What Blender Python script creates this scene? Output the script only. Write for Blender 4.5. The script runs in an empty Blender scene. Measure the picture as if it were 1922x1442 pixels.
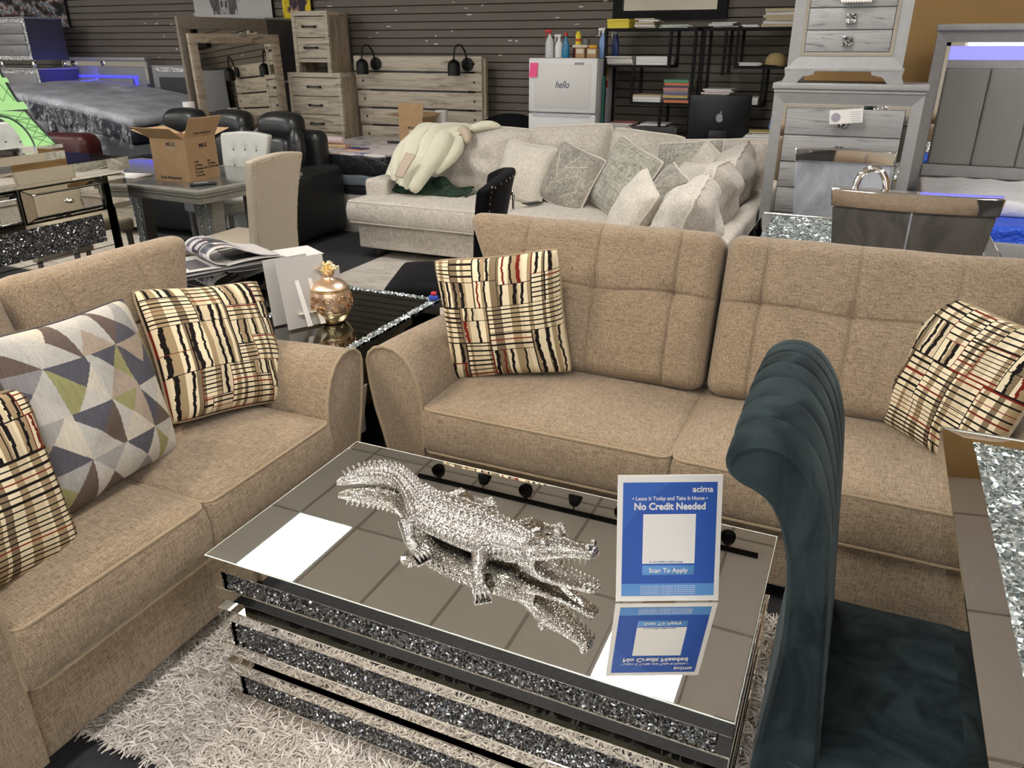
import bpy, bmesh, math, random
import numpy as np
from mathutils import Vector, Matrix, Euler, noise
R = math.radians
rnd = random.Random(7)
SC = bpy.context.scene
COL = SC.collection

# ------------------------------------------------------------------ camera
cam_data = bpy.data.cameras.new('camera')
cam = bpy.data.objects.new('camera', cam_data)
COL.objects.link(cam)
cam.location = (0, 0, 1.60)
cam.rotation_euler = (R(90 - 23.5), 0, R(24.0))
cam_data.sensor_width = 36.0
cam_data.lens = 36.0 * 1455.0 / 1922.0
cam_data.clip_start = 0.05
cam_data.clip_end = 60
SC.camera = cam

# ------------------------------------------------------------------ world, exposure
world = bpy.data.worlds.new('showroom_air')
SC.world = world
world.use_nodes = True
wb = world.node_tree.nodes['Background']
wb.inputs[0].default_value = (0.75, 0.80, 0.9, 1)
wb.inputs[1].default_value = 0.10
SC.view_settings.view_transform = 'Standard'
SC.view_settings.look = 'None'
SC.view_settings.exposure = 0.26
SC.view_settings.gamma = 1.0
SC.view_settings.use_curve_mapping = False
PANEL_POWER = 18.0      # radiance of the ceiling panels
SPOT_POWER = 60.0       # watts of each track lamp
CEIL = 3.20

# ------------------------------------------------------------------ material helpers
def srgb(*c):
    f = lambda v: v / 12.92 if v <= .04045 else ((v + .055) / 1.055) ** 2.4
    return tuple(f(v / 255.) for v in c)

def newmat(name):
    m = bpy.data.materials.new(name)
    m.use_nodes = True
    nt = m.node_tree
    return m, nt, nt.nodes['Principled BSDF']

def setin(b, **k):
    for n, v in k.items():
        n = {'rough': 'Roughness', 'metal': 'Metallic', 'spec': 'Specular IOR Level', 'sheen': 'Sheen Weight', 'sheenr': 'Sheen Roughness',
             'coat': 'Coat Weight', 'alpha': 'Alpha', 'trans': 'Transmission Weight', 'estr': 'Emission Strength', 'ior': 'IOR'}.get(n, n)
        b.inputs[n].default_value = v

def nd(nt, t, **k):
    n = nt.nodes.new(t)
    for a, v in k.items():
        setattr(n, a, v)
    return n

def coords(nt, scale=(1, 1, 1), rot=(0, 0, 0), kind='Object'):
    tc = nd(nt, 'ShaderNodeTexCoord')
    mp = nd(nt, 'ShaderNodeMapping')
    mp.inputs['Scale'].default_value = scale
    mp.inputs['Rotation'].default_value = rot
    nt.links.new(tc.outputs[kind], mp.inputs['Vector'])
    return mp.outputs['Vector']

def noise_f(nt, vec, scale, detail=4, rough=.55, dist=0.):
    n = nd(nt, 'ShaderNodeTexNoise')
    nt.links.new(vec, n.inputs['Vector'])
    n.inputs['Scale'].default_value = scale
    n.inputs['Detail'].default_value = detail
    n.inputs['Roughness'].default_value = rough
    n.inputs['Distortion'].default_value = dist
    return n.outputs['Fac']

def ramp(nt, fac, stops):
    r = nd(nt, 'ShaderNodeValToRGB')
    nt.links.new(fac, r.inputs['Fac'])
    e = r.color_ramp.elements
    while len(e) < len(stops):
        e.new(.5)
    for i, (p, c) in enumerate(stops):
        e[i].position = p
        e[i].color = (*c, 1) if len(c) == 3 else c
    return r.outputs['Color']

def mix(nt, a, b, fac=.5, mode='MIX'):
    m = nd(nt, 'ShaderNodeMix', data_type='RGBA', blend_type=mode)
    for s, v in ((6, a), (7, b), (0, fac)):
        if hasattr(v, 'links'):
            nt.links.new(v, m.inputs[s])
        else:
            m.inputs[s].default_value = v if s == 0 else (*v, 1)
    return m.outputs[2]

def addbump(nt, b, h, strength=.3, dist=.002):
    bp = nd(nt, 'ShaderNodeBump')
    bp.inputs['Strength'].default_value = strength
    bp.inputs['Distance'].default_value = dist
    nt.links.new(h, bp.inputs['Height'])
    nt.links.new(bp.outputs['Normal'], b.inputs['Normal'])

def plain(name, c, rough=.5, metal=0., bump=None, var=0., vs=30, **k):
    """one colour with slight natural mottling"""
    m, nt, b = newmat(name)
    setin(b, rough=rough, metal=metal, **k)
    if var:
        f = noise_f(nt, coords(nt), vs, 4)
        lo = tuple(max(0, x * (1 - var)) for x in c)
        hi = tuple(min(1, x * (1 + var)) for x in c)
        nt.links.new(ramp(nt, f, [(.3, lo), (.7, hi)]), b.inputs['Base Color'])
    else:
        b.inputs['Base Color'].default_value = (*c, 1)
    if bump:
        addbump(nt, b, noise_f(nt, coords(nt), bump[0], 3), bump[1], bump[2] if len(bump) > 2 else .002)
    return m

def weave(name, c1, c2, fine=420, big=.12, rough=.95, bump=.5, stretch=5):
    """woven cloth: two crossed stretched noises"""
    m, nt, b = newmat(name)
    setin(b, rough=rough, spec=.15, sheen=.25, sheenr=.5)
    fa = noise_f(nt, coords(nt, (1, 1, 1. / stretch)), fine, 3, .7)
    fb = noise_f(nt, coords(nt, (1. / stretch, 1, 1)), fine, 3, .7)
    fc = noise_f(nt, coords(nt, (1, 1. / stretch, 1)), fine, 3, .7)
    mx = nd(nt, 'ShaderNodeMath', operation='ADD')
    nt.links.new(fa, mx.inputs[0]); nt.links.new(fb, mx.inputs[1])
    m2 = nd(nt, 'ShaderNodeMath', operation='ADD')
    nt.links.new(mx.outputs[0], m2.inputs[0]); nt.links.new(fc, m2.inputs[1])
    hf = nd(nt, 'ShaderNodeMath', operation='MULTIPLY')
    nt.links.new(m2.outputs[0], hf.inputs[0]); hf.inputs[1].default_value = 1 / 3.
    base = ramp(nt, hf.outputs[0], [(.39, c2), (.585, c1)])
    g = noise_f(nt, coords(nt), 7, 3)
    gr = ramp(nt, g, [(.3, (1 - big,) * 3), (.7, (1 + big * .3,) * 3)])
    nt.links.new(mix(nt, base, gr, 1., 'MULTIPLY'), b.inputs['Base Color'])
    addbump(nt, b, hf.outputs[0], bump, .002)
    return m

def wood(name, c1, c2, scale=3., stretch=(1, 1, 10), rough=.55, dist=1.5, dark=None):
    m, nt, b = newmat(name)
    setin(b, rough=rough, spec=.35)
    f = noise_f(nt, coords(nt, stretch), scale, 6, .62, dist)
    st = [(.3, c2), (.52, c1), (.75, tuple(min(1, x * 1.1) for x in c1))]
    if dark:
        st = [(.30, dark), (.40, c2), (.55, c1), (.75, c1)]
    nt.links.new(ramp(nt, f, st), b.inputs['Base Color'])
    return m

def velvet(name, c1, c2, scale=5, rough=.75):
    m, nt, b = newmat(name)
    setin(b, rough=rough, spec=.12, sheen=.4, sheenr=.3)
    b.inputs['Sheen Tint'].default_value = (*[min(1, x * 3 + .1) for x in c1], 1)
    f = noise_f(nt, coords(nt, (1, 1, .6)), scale, 5, .6, 1.2)
    nt.links.new(ramp(nt, f, [(.38, c2), (.6, c1)]), b.inputs['Base Color'])
    return m

def painted(name='painted_cloth', rough=.9, streak=.0, bump=0):
    m, nt, b = newmat(name)
    setin(b, rough=rough, spec=.2)
    a = nd(nt, 'ShaderNodeAttribute', attribute_name='Col')
    c = a.outputs['Color']
    if streak:
        f = noise_f(nt, coords(nt, (1, 1, .08)), 260, 3, .7)
        c = mix(nt, c, ramp(nt, f, [(.3, (1 - streak,) * 3), (.7, (1, 1, 1))]), 1., 'MULTIPLY')
    nt.links.new(c, b.inputs['Base Color'])
    if bump:
        addbump(nt, b, noise_f(nt, coords(nt), 600, 2), bump, .001)
    return m

def crystal(name, dark, light, rough=.12):
    """crushed glass: facets of many greys, random per stone"""
    m, nt, b = newmat(name)
    setin(b, rough=rough, metal=.6, spec=.8)
    a = nd(nt, 'ShaderNodeAttribute', attribute_name='Col')
    nt.links.new(ramp(nt, a.outputs['Fac'], [(0, dark), (.6, light), (.93, tuple(min(1, x * 1.5) for x in light)), (1., (1, 1, 1))]), b.inputs['Base Color'])
    return m

def mirror(name, c=(.78, .79, .76), rough=.015):
    return plain(name, c, rough, 1.)

M = {}
M['tan'] = weave('tan_linen', (.425, .330, .230), (.150, .112, .076), 270, .09, stretch=9)
M['tan_pipe'] = weave('tan_piping', (.44, .35, .235), (.25, .19, .125), 600, .05)
M['cream'] = weave('cream_chenille', (.72, .67, .60), (.44, .395, .345), 90, .08, stretch=4, bump=.3)
M['cream_pipe'] = plain('cream_piping', (.68, .63, .56), .9)
M['sage'] = weave('sage_check', (.56, .54, .47), (.20, .195, .16), 75, .1, stretch=16, bump=.2)
M['sage_leaf'] = weave('sage_mottle', (.50, .47, .41), (.22, .21, .175), 60, .3, stretch=2, bump=.2)
M['cream_light'] = weave('ivory_cloth', (.78, .73, .65), (.52, .475, .41), 120, .08, stretch=3, bump=.3)
M['teal'] = velvet('teal_velvet', (.029, .044, .049), (.011, .017, .020), 8)
M['blackvelvet'] = velvet('black_velvet', (.006, .006, .008), (.003, .003, .004), 6)
M['greyvelvet_d'] = velvet('grey_velvet', (.13, .12, .115), (.085, .08, .075), 7)
M['greyvelvet_l'] = velvet('silver_velvet', (.44, .46, .51), (.28, .295, .33), 5)
M['chrome'] = mirror('chrome', (.80, .78, .76), .05)
M['mirror'] = mirror('mirror_glass', (.86, .85, .81), .012)
M['mirror_edge'] = mirror('mirror_bevel', (.62, .66, .60), .08)
M['mirror_dark'] = mirror('smoked_mirror', (.10, .105, .10), .03)
M['smoked'] = mirror('smoked_glass', (.26, .26, .245), .02)
M['crystal'] = crystal('crushed_crystal', (.13, .17, .18), (.56, .63, .64))
M['crystal_dark'] = crystal('crushed_crystal_dark', (.012, .013, .015), (.20, .205, .215))
M['black'] = plain('black_plastic', (.012, .012, .013), .4)
M['blackmetal'] = plain('black_metal', (.004, .004, .004), .6, spec=.2)
M['leather'] = plain('black_leather', (.013, .014, .015), .33, bump=(180, .25, .002), spec=.6)
M['redleather'] = plain('dark_red_leather', (.055, .006, .006), .4, bump=(140, .2))
M['creamleather'] = plain('cream_leather', (.52, .45, .35), .42, bump=(150, .1), var=.04)
M['whiteleather'] = plain('white_leather', (.50, .50, .46), .4, bump=(150, .1))
M['darkfoot'] = plain('dark_foot', (.02, .014, .01), .4)
M['card'] = plain('cardboard', (.42, .27, .145), .85, var=.07, vs=12)
M['card_in'] = plain('cardboard_inside', (.62, .43, .26), .85, var=.05)
M['ink'] = plain('black_ink', (.02, .018, .016), .7)
M['white'] = plain('white_enamel', (.78, .78, .77), .3)
M['whiteside'] = plain('fridge_side', (.55, .57, .60), .4)
M['paper'] = plain('paper', (.80, .78, .76), .8)
M['paper2'] = plain('cream_paper', (.66, .60, .48), .85)
M['yellow'] = plain('yellow_paper', (.80, .68, .05), .7)
M['pink'] = plain('pink_note', (.95, .10, .30), .7)
M['blue'] = plain('blue_print', (.02, .09, .42), .5)
M['blue2'] = plain('light_blue_print', (.10, .28, .62), .5)
M['greytext'] = plain('pale_ink', (.75, .80, .9), .5)
M['barn'] = wood('whitewashed_wood', (.52, .46, .37), (.34, .29, .22), 5, (.35, 1, 4.), dark=(.15, .12, .085))
M['barn_v'] = wood('whitewashed_wood_side', (.42, .35, .26), (.29, .23, .165), 6, (3, 3, .35), dark=(.20, .155, .105))
M['greywood'] = wood('grey_oak', (.37, .37, .37), (.30, .30, .30), 3.5, (.5, 1, 6), .5, 2.6, dark=(.10, .10, .105))
M['greypaint'] = plain('grey_paint', (.33, .33, .33), .38, var=.06, vs=20)
M['greyupholst'] = plain('grey_upholstery', (.26, .255, .245), .85, bump=(500, .2))
M['pewter'] = wood('pewter_wood', (.24, .235, .21), (.17, .165, .15), 8, (1, 1, 6), .38)
M['darkbrownwood'] = plain('brown_frame', (.20, .165, .13), .6, var=.15)
M['bedwood'] = wood('grey_bed_wood', (.42, .39, .37), (.30, .28, .26), 5, (.4, 1, 4))
M['gold'] = plain('rose_gold', (.90, .68, .52), .34, 1., bump=(70, .4, .003))
M['goldcore'] = plain('bronze_wire', (.42, .26, .13), .35, 1.)
M['palegold'] = plain('pale_gold', (.95, .80, .50), .12, 1., bump=(120, .5, .004))
M['rug'] = None
M['sheet'] = plain('white_sheet', (.72, .73, .74), .8, bump=(9, .6, .03))
M['bluefilm'] = plain('blue_plastic', (.02, .10, .75), .25, bump=(22, 1., .03))
def film_mat():
    m, nt, b = newmat('clear_film')
    setin(b, rough=.12, spec=.8)
    b.inputs['Base Color'].default_value = (.75, .78, .82, 1)
    n = noise_f(nt, coords(nt, (1, 1, .5)), 7, 5, .6, 1.6)
    nt.links.new(ramp(nt, n, [(.42, (.03, .03, .03)), (.50, (.10, .10, .10)), (.545, (.60, .60, .60)), (.57, (.06, .06, .06)), (.68, (.20, .20, .20))]), b.inputs['Alpha'])  # pale opacity ridges paint the highlights of the wrinkles into the film
    addbump(nt, b, n, 1., .04)
    return m
M['film'] = film_mat()
M['navy'] = plain('navy_border', (.012, .014, .024), .6, bump=(12, .5, .02))
M['dkfoam'] = plain('mattress_side', (.02, .02, .024), .22, bump=(14, 1., .02))
M['greyfound'] = plain('foundation_grey', (.16, .19, .22), .35)
M['fleece'] = plain('ivory_fleece', (.76, .74, .58), .95, bump=(160, .8, .006), sheen=.4)
M['patch'] = plain('tan_patch', (.52, .42, .33), .7)
M['greencloth'] = plain('dark_green_plaid', (.012, .035, .018), .9, var=.8, vs=25)
M['winglamp'] = plain('lamp_black', (.008, .008, .008), .45, .5)
M['wallslat'] = plain('taupe_slat', (.140, .120, .096), .55, var=.06, vs=3)
M['slatgroove'] = plain('slat_groove', (.055, .030, .015), .8)
M['goldwall'] = plain('ochre_paint', (.34, .205, .075), .75, var=.05, vs=3)
M['floor'] = plain('charcoal_carpet', (.030, .031, .035), .95, bump=(350, .6), var=.25, vs=60)
M['bluemet'] = plain('bin_blue', (.06, .2, .6), .5)

def emit(name, c, s):
    m, nt, b = newmat(name)
    b.inputs['Base Color'].default_value = (*[x * .25 for x in c], 1)
    b.inputs['Emission Color'].default_value = (*c, 1)
    b.inputs['Emission Strength'].default_value = s
    return m
M['panel'] = emit('light_panel', (1., .965, .915), PANEL_POWER)
M['led'] = emit('blue_led', (.03, .03, 1.), 3.0)
M['ledpale'] = emit('blue_led_glass', (.22, .22, 1.), 1.3)
M['tower'] = emit('green_lamp', (.46, .82, .32), .62)

# ------------------------------------------------------------------ objects
def link(o, parent=None):
    COL.objects.link(o)
    if parent is not None:
        o.parent = parent
    return o

def tag(o, label, cat, group=None, kind=None):
    o['label'] = label
    o['category'] = cat
    if group: o['group'] = group
    if kind: o['kind'] = kind
    return o

def thing(name, label, cat, loc=(0, 0, 0), rz=0., group=None, rot=None):
    o = bpy.data.objects.new(name, None)
    o.empty_display_size = .1
    COL.objects.link(o)
    o.location = loc
    if rot is not None:
        o.rotation_euler = rot
    else:
        o.rotation_euler = (0, 0, R(rz))
    return tag(o, label, cat, group)

def pose(o, c, yaw, lean, roll):
    """local front is -y: yaw about z, lean about x, roll about y"""
    m = Matrix.Rotation(R(yaw), 4, 'Z') @ Matrix.Rotation(R(lean), 4, 'X') @ Matrix.Rotation(R(roll), 4, 'Y')
    o.rotation_euler = m.to_euler()
    o.location = c

def copy_tree(o, parent=None):
    c = o.copy(); COL.objects.link(c)
    if parent is not None: c.parent = parent
    for ch in [x for x in bpy.data.objects if x.parent == o]:
        copy_tree(ch, c)
    return c

class MB:
    """collects shapes; build() links them as one mesh object"""
    def __init__(s):
        s.v = []; s.f = []; s.mi = []; s.cols = None; s.cur = 0
    def add(s, vs, fs, T=None):
        o = len(s.v)
        if T is not None:
            vs = [tuple(T @ Vector(p)) for p in vs]
        s.v += [tuple(p) for p in vs]
        s.f += [tuple(i + o for i in f) for f in fs]
        s.mi += [s.cur] * len(fs)
        return s
    def box(s, x0, x1, y0, y1, z0, z1, T=None):
        v = [(x, y, z) for x in (x0, x1) for y in (y0, y1) for z in (z0, z1)]
        f = [(0, 1, 3, 2), (4, 6, 7, 5), (0, 4, 5, 1), (2, 3, 7, 6), (0, 2, 6, 4), (1, 5, 7, 3)]
        return s.add(v, f, T)
    def rbox(s, x0, x1, y0, y1, z0, z1, r=.01, seg=2, n=None, fn=None, T=None):
        """rounded box; n=(nx,ny,nz) subdivisions, fn deforms each local point"""
        c = ((x0 + x1) / 2, (y0 + y1) / 2, (z0 + z1) / 2)
        a = ((x1 - x0) / 2, (y1 - y0) / 2, (z1 - z0) / 2)
        r = min(r, min(a) * .98)
        n = n or (1, 1, 1)
        L = []
        for i in range(3):
            e = [-a[i] + r * (1 - math.cos(math.pi / 2 * k / seg)) for k in range(seg)]
            m = [(-a[i] + r) + (2 * a[i] - 2 * r) * k / n[i] for k in range(n[i] + 1)]
            L.append(e + m + [-x for x in reversed(e)])
        idx = {}; vs = []; fs = []
        def vid(i, j, k):
            key = (i, j, k)
            if key not in idx:
                p = [L[0][i], L[1][j], L[2][k]]
                q = [max(-a[t] + r, min(a[t] - r, p[t])) for t in range(3)]
                d = Vector([p[t] - q[t] for t in range(3)])
                if d.length > 1e-9:
                    d = d.normalized() * r
                p = [q[t] + d[t] for t in range(3)]
                if fn: p = fn(p[0], p[1], p[2], a)
                idx[key] = len(vs)
                vs.append((p[0] + c[0], p[1] + c[1], p[2] + c[2]))
            return idx[key]
        N = [len(l) - 1 for l in L]
        for k, fl in ((0, 0), (N[2], 1)):
            for i in range(N[0]):
                for j in range(N[1]):
                    q = (vid(i, j, k), vid(i, j + 1, k), vid(i + 1, j + 1, k), vid(i + 1, j, k))
                    fs.append(q[::-1] if fl else q)
        for j, fl in ((0, 0), (N[1], 1)):
            for i in range(N[0]):
                for k in range(N[2]):
                    q = (vid(i, j, k), vid(i + 1, j, k), vid(i + 1, j, k + 1), vid(i, j, k + 1))
                    fs.append(q[::-1] if fl else q)
        for i, fl in ((0, 1), (N[0], 0)):
            for j in range(N[1]):
                for k in range(N[2]):
                    q = (vid(i, j, k), vid(i, j + 1, k), vid(i, j + 1, k + 1), vid(i, j, k + 1))
                    fs.append(q[::-1] if fl else q)
        return s.add(vs, fs, T)
    def tube(s, pts, r, n=8, closed=False, caps=True, T=None):
        pts = [Vector(p) for p in pts]
        m = len(pts)
        rr = r if isinstance(r, (list, tuple)) else [r] * m
        vs = []; fs = []
        up = None
        for i, p in enumerate(pts):
            a = pts[(i - 1) % m] if (closed or i > 0) else p
            b = pts[(i + 1) % m] if (closed or i < m - 1) else p
            t = (b - a)
            t = t.normalized() if t.length > 1e-9 else Vector((0, 0, 1))
            if up is None:
                up = Vector((0, 0, 1)) if abs(t.z) < .9 else Vector((1, 0, 0))
            x = up - t * up.dot(t)
            x = x.normalized() if x.length > 1e-6 else t.orthogonal().normalized()
            up = x
            y = t.cross(x)
            for k in range(n):
                w = 2 * math.pi * k / n
                vs.append(p + x * math.cos(w) * rr[i] + y * math.sin(w) * rr[i])
        seg = m if closed else m - 1
        for i in range(seg):
            j = (i + 1) % m
            for k in range(n):
                l = (k + 1) % n
                fs.append((i * n + k, i * n + l, j * n + l, j * n + k))
        if caps and not closed:
            fs.append(tuple(range(n - 1, -1, -1)))
            fs.append(tuple((m - 1) * n + k for k in range(n)))
        return s.add(vs, fs, T)
    def cyl(s, p0, p1, r0, r1=None, n=16, T=None):
        return s.tube([p0, p1], [r0, r0 if r1 is None else r1], n, T=T)
    def lathe(s, prof, n=24, c=(0, 0, 0), T=None, sx=1., sy=1., caps=True):
        vs = []; fs = []
        for r, z in prof:
            for k in range(n):
                w = 2 * math.pi * k / n
                vs.append((c[0] + r * math.cos(w) * sx, c[1] + r * math.sin(w) * sy, c[2] + z))
        for i in range(len(prof) - 1):
            for k in range(n):
                l = (k + 1) % n
                fs.append((i * n + k, i * n + l, (i + 1) * n + l, (i + 1) * n + k))
        if caps:
            fs.append(tuple(range(n - 1, -1, -1)))
            fs.append(tuple((len(prof) - 1) * n + k for k in range(n)))
        return s.add(vs, fs, T)
    def prism(s, poly, a, b, axis='y', T=None):
        """poly in the two other axes, extruded from a to b"""
        n = len(poly)
        def P(u, v, w):
            return {'y': (u, w, v), 'x': (w, u, v), 'z': (u, v, w)}[axis]
        vs = [P(u, v, a) for u, v in poly] + [P(u, v, b) for u, v in poly]
        fs = [tuple(range(n)), tuple(range(2 * n - 1, n - 1, -1))]
        fs += [(i, i + n, (i + 1) % n + n, (i + 1) % n) for i in range(n)]
        return s.add(vs, fs, T)
    def grid(s, nx, ny, fn, flip=False, T=None):
        vs = [fn(i / nx, j / ny) for j in range(ny + 1) for i in range(nx + 1)]
        fs = []
        for j in range(ny):
            for i in range(nx):
                a = j * (nx + 1) + i
                q = (a, a + 1, a + nx + 2, a + nx + 1)
                fs.append(q[::-1] if flip else q)
        return s.add(vs, fs, T)
    def sphere(s, c, r, n=12, sq=(1, 1, 1)):
        prof = [(max(1e-4, math.sin(math.pi * i / n)), -math.cos(math.pi * i / n)) for i in range(n + 1)]
        vs = []; fs = []; m = n * 2
        for a, b in prof:
            for k in range(m):
                w = 2 * math.pi * k / m
                vs.append((c[0] + r * a * math.cos(w) * sq[0], c[1] + r * a * math.sin(w) * sq[1], c[2] + r * b * sq[2]))
        for i in range(n):
            for k in range(m):
                l = (k + 1) % m
                fs.append((i * m + k, i * m + l, (i + 1) * m + l, (i + 1) * m + k))
        return s.add(vs, fs)
    def build(s, name, mat, parent=None, smooth=True, angle=40, recalc=True, kind=None, label=None, bevel=0, subsurf=0):
        me = bpy.data.meshes.new(name)
        me.from_pydata(s.v, [], s.f)
        mats = mat if isinstance(mat, (list, tuple)) else [mat]
        for m in mats: me.materials.append(m)
        if len(mats) > 1:
            me.polygons.foreach_set('material_index', s.mi)
        if recalc:
            bm = bmesh.new(); bm.from_mesh(me)
            bmesh.ops.recalc_face_normals(bm, faces=bm.faces)
            bm.to_mesh(me); bm.free()
        if s.cols is not None:
            at = me.color_attributes.new('Col', 'BYTE_COLOR', 'CORNER')
            arr = np.ones((len(me.loops), 4), np.float32)
            li = 0
            cnt = np.array([len(f) for f in s.f])
            fc = np.array([c[:3] for c in s.cols], np.float32)
            arr[:, :3] = np.repeat(fc, cnt, axis=0)
            at.data.foreach_set('color', arr.ravel())
        if smooth:
            me.polygons.foreach_set('use_smooth', [True] * len(me.polygons))
            if angle < 180:
                try: me.set_sharp_from_angle(angle=R(angle))
                except Exception: pass
        me.update()
        o = bpy.data.objects.new(name, me)
        link(o, parent)
        if bevel:
            b = o.modifiers.new('bevel', 'BEVEL'); b.width = bevel; b.segments = 2; b.limit_method = 'ANGLE'
            b.angle_limit = R(50)
        if subsurf:
            b = o.modifiers.new('sub', 'SUBSURF'); b.levels = subsurf; b.render_levels = subsurf
        if kind: o['kind'] = kind
        if label: o['label'] = label
        return o

def text(name, body, size, loc, rot, mat, parent, align='CENTER', ext=.0004, sx=1., shear=0., bold=0., label=None):
    cu = bpy.data.curves.new(name, 'FONT')
    cu.body = body; cu.size = size; cu.align_x = align; cu.extrude = ext; cu.shear = shear; cu.offset = bold
    cu.resolution_u = 3
    t = bpy.data.objects.new(name + '_tmp', cu)
    COL.objects.link(t)
    dg = bpy.context.evaluated_depsgraph_get()
    me = bpy.data.meshes.new_from_object(t.evaluated_get(dg))
    bpy.data.objects.remove(t)
    me.name = name
    me.materials.clear(); me.materials.append(mat)
    o = bpy.data.objects.new(name, me)
    link(o, parent)
    o.location = loc; o.rotation_euler = rot; o.scale = (sx, 1, 1)
    if label: o['label'] = label
    return o
FRONT = (R(90), 0, 0)       # lettering that faces local -y
RIGHT = (R(90), 0, R(90))   # lettering that faces local +x

def crystals(w, h, cell, depth, name, mat, parent, face='front', seed=1, at=(0, 0, 0)):
    """crushed glass bedding: jittered faceted cells. face: 'front' (-y), 'right' (+x), 'up' (+z)"""
    g = random.Random(seed)
    nx = max(2, int(w / cell)); ny = max(2, int(h / cell))
    P = {}
    for j in range(ny + 1):
        for i in range(nx + 1):
            jx = 0 if i in (0, nx) else g.uniform(-.42, .42)
            jy = 0 if j in (0, ny) else g.uniform(-.42, .42)
            P[i, j] = (-w / 2 + w * (i + jx) / nx, -h / 2 + h * (j + jy) / ny, g.random() ** 1.2 * depth)
    mb = MB(); mb.cols = []
    def T(p):
        a, b, c = p
        if face == 'front': q = (a, -c, b)
        elif face == 'right': q = (c, a, b)
        else: q = (a, b, c)
        return (q[0] + at[0], q[1] + at[1], q[2] + at[2])
    keys = {k: n for n, k in enumerate(P)}
    mb.v = [T(P[k]) for k in P]
    for j in range(ny):
        for i in range(nx):
            a, b, c, d = keys[i, j], keys[i + 1, j], keys[i + 1, j + 1], keys[i, j + 1]
            tr = [(a, b, c), (a, c, d)] if g.random() < .5 else [(a, b, d), (b, c, d)]
            for t in tr:
                if face == 'right':
                    pass
                mb.f.append(t); mb.mi.append(0)
                k = .97 * g.random() ** 1.6
                if g.random() < .035: k = 1.
                mb.cols.append((k, k, k))
    return mb.build(name, mat, parent, smooth=False, recalc=False)
# ================================================================== THE ROOM
PX = [-4.15 + 3.0 * k for k in range(-3, 4)]
PY = [3.45, -0.12, -3.69]
def room():
    o = MB().box(-14, 4, -5, 7.8, -.1, 0).build('floor', M['floor'], smooth=False); o['kind'] = 'structure'
    o = MB().box(-13.98, 3.98, -4.98, -.6, 0, .004).build('floor_bounce', plain('pale_bounce', (.76, .73, .67), .35), smooth=False); o['kind'] = 'structure'  # added pale floor, out of view, bounces light up to the ceiling
    # back wall of grooved slats
    mb = MB(); mb.box(-14, 4, 7.74, 7.9, 0, CEIL)
    mb.cur = 1
    z = 0.015
    while z < CEIL - .02:
        mb.box(-14, -.55, 7.70, 7.742, z, min(CEIL, z + .0665)); z += .0762
    o = mb.build('wall_back', [M['slatgroove'], M['wallslat']], smooth=False); o['kind'] = 'structure'
    o = MB().box(-.62, 4, 6.42, 7.74, 0, CEIL).build('wall_alcove', M['goldwall'], smooth=False); o['kind'] = 'structure'
    wl = plain('side_wall_paint', (.35, .33, .30), .8)
    for nm, b in (('wall_left', (-14.1, -14, -5, 7.8)), ('wall_right', (4, 4.1, -5, 7.8)), ('wall_front', (-14, 4, -5.1, -5))):
        o = MB().box(*b, 0, CEIL).build(nm, wl if nm != 'wall_right' else M['goldwall'], smooth=False); o['kind'] = 'structure'
    # ceiling tiles with seams
    tile = plain('ceiling_tile', (.92, .88, .82), .9, bump=(60, .6, .004), var=.05, vs=120)
    grid = plain('ceiling_grid', (.50, .46, .40), .6)
    o = MB().box(-14, 4, -5, 7.8, CEIL, CEIL + .1).build('ceiling', tile, smooth=False); o['kind'] = 'structure'
    mb = MB()
    x = -3.55 - .6 * 17
    while x < 4:
        mb.box(x - .012, x + .012, -5, 7.7, CEIL - .006, CEIL); x += .6
    y = 4.64 - 1.19 * 8
    while y < 7.7:
        mb.box(-14, 4, y - .012, y + .012, CEIL - .0065, CEIL); y += 1.19
    o = mb.build('trim_1', grid, smooth=False); o['kind'] = 'structure'
    fr = plain('panel_frame', (.8, .8, .8), .5)
    for py in PY:
        for px in PX:
            t = thing('ceiling_light', 'rectangular white light panel set flush in the tiled ceiling', 'ceiling light',
                      (px + .3, py + .595, CEIL - .012), group='ceiling light panels')
            MB().box(-.275, .275, -.57, .57, -.002, .004).build('diffuser', M['panel'], t, smooth=False)
            f = MB()
            for a in ((-.3, -.275, -.595, .595), (.275, .3, -.595, .595), (-.275, .275, -.595, -.57), (-.275, .275, .57, .595)):
                f.box(*a, -.006, .010)
            f.build('frame', fr, t, smooth=False)
    # unseen glowing windows behind the camera, added to brighten the ceiling
    day = emit('daylight_fill', (.86, .93, 1.), 2.9)
    for k in range(3):
        x = (-11.6, -8.8, 1.3)[k]
        o = MB().box(x, x + 2.5, -5.0, -4.985, .35, 2.75).build('window_%d' % (k + 1), day, smooth=False); o['kind'] = 'structure'
        m = MB()
        for a in ((x - .05, x, .30, 2.80), (x + 2.5, x + 2.55, .30, 2.80), (x, x + 2.5, .30, .35), (x, x + 2.5, 2.75, 2.80), (x + 1.23, x + 1.27, .35, 2.75)):
            m.box(a[0], a[1], -5.0, -4.95, a[2], a[3])
        f = m.build('window_frame', fr, o, smooth=False)
room()

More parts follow.
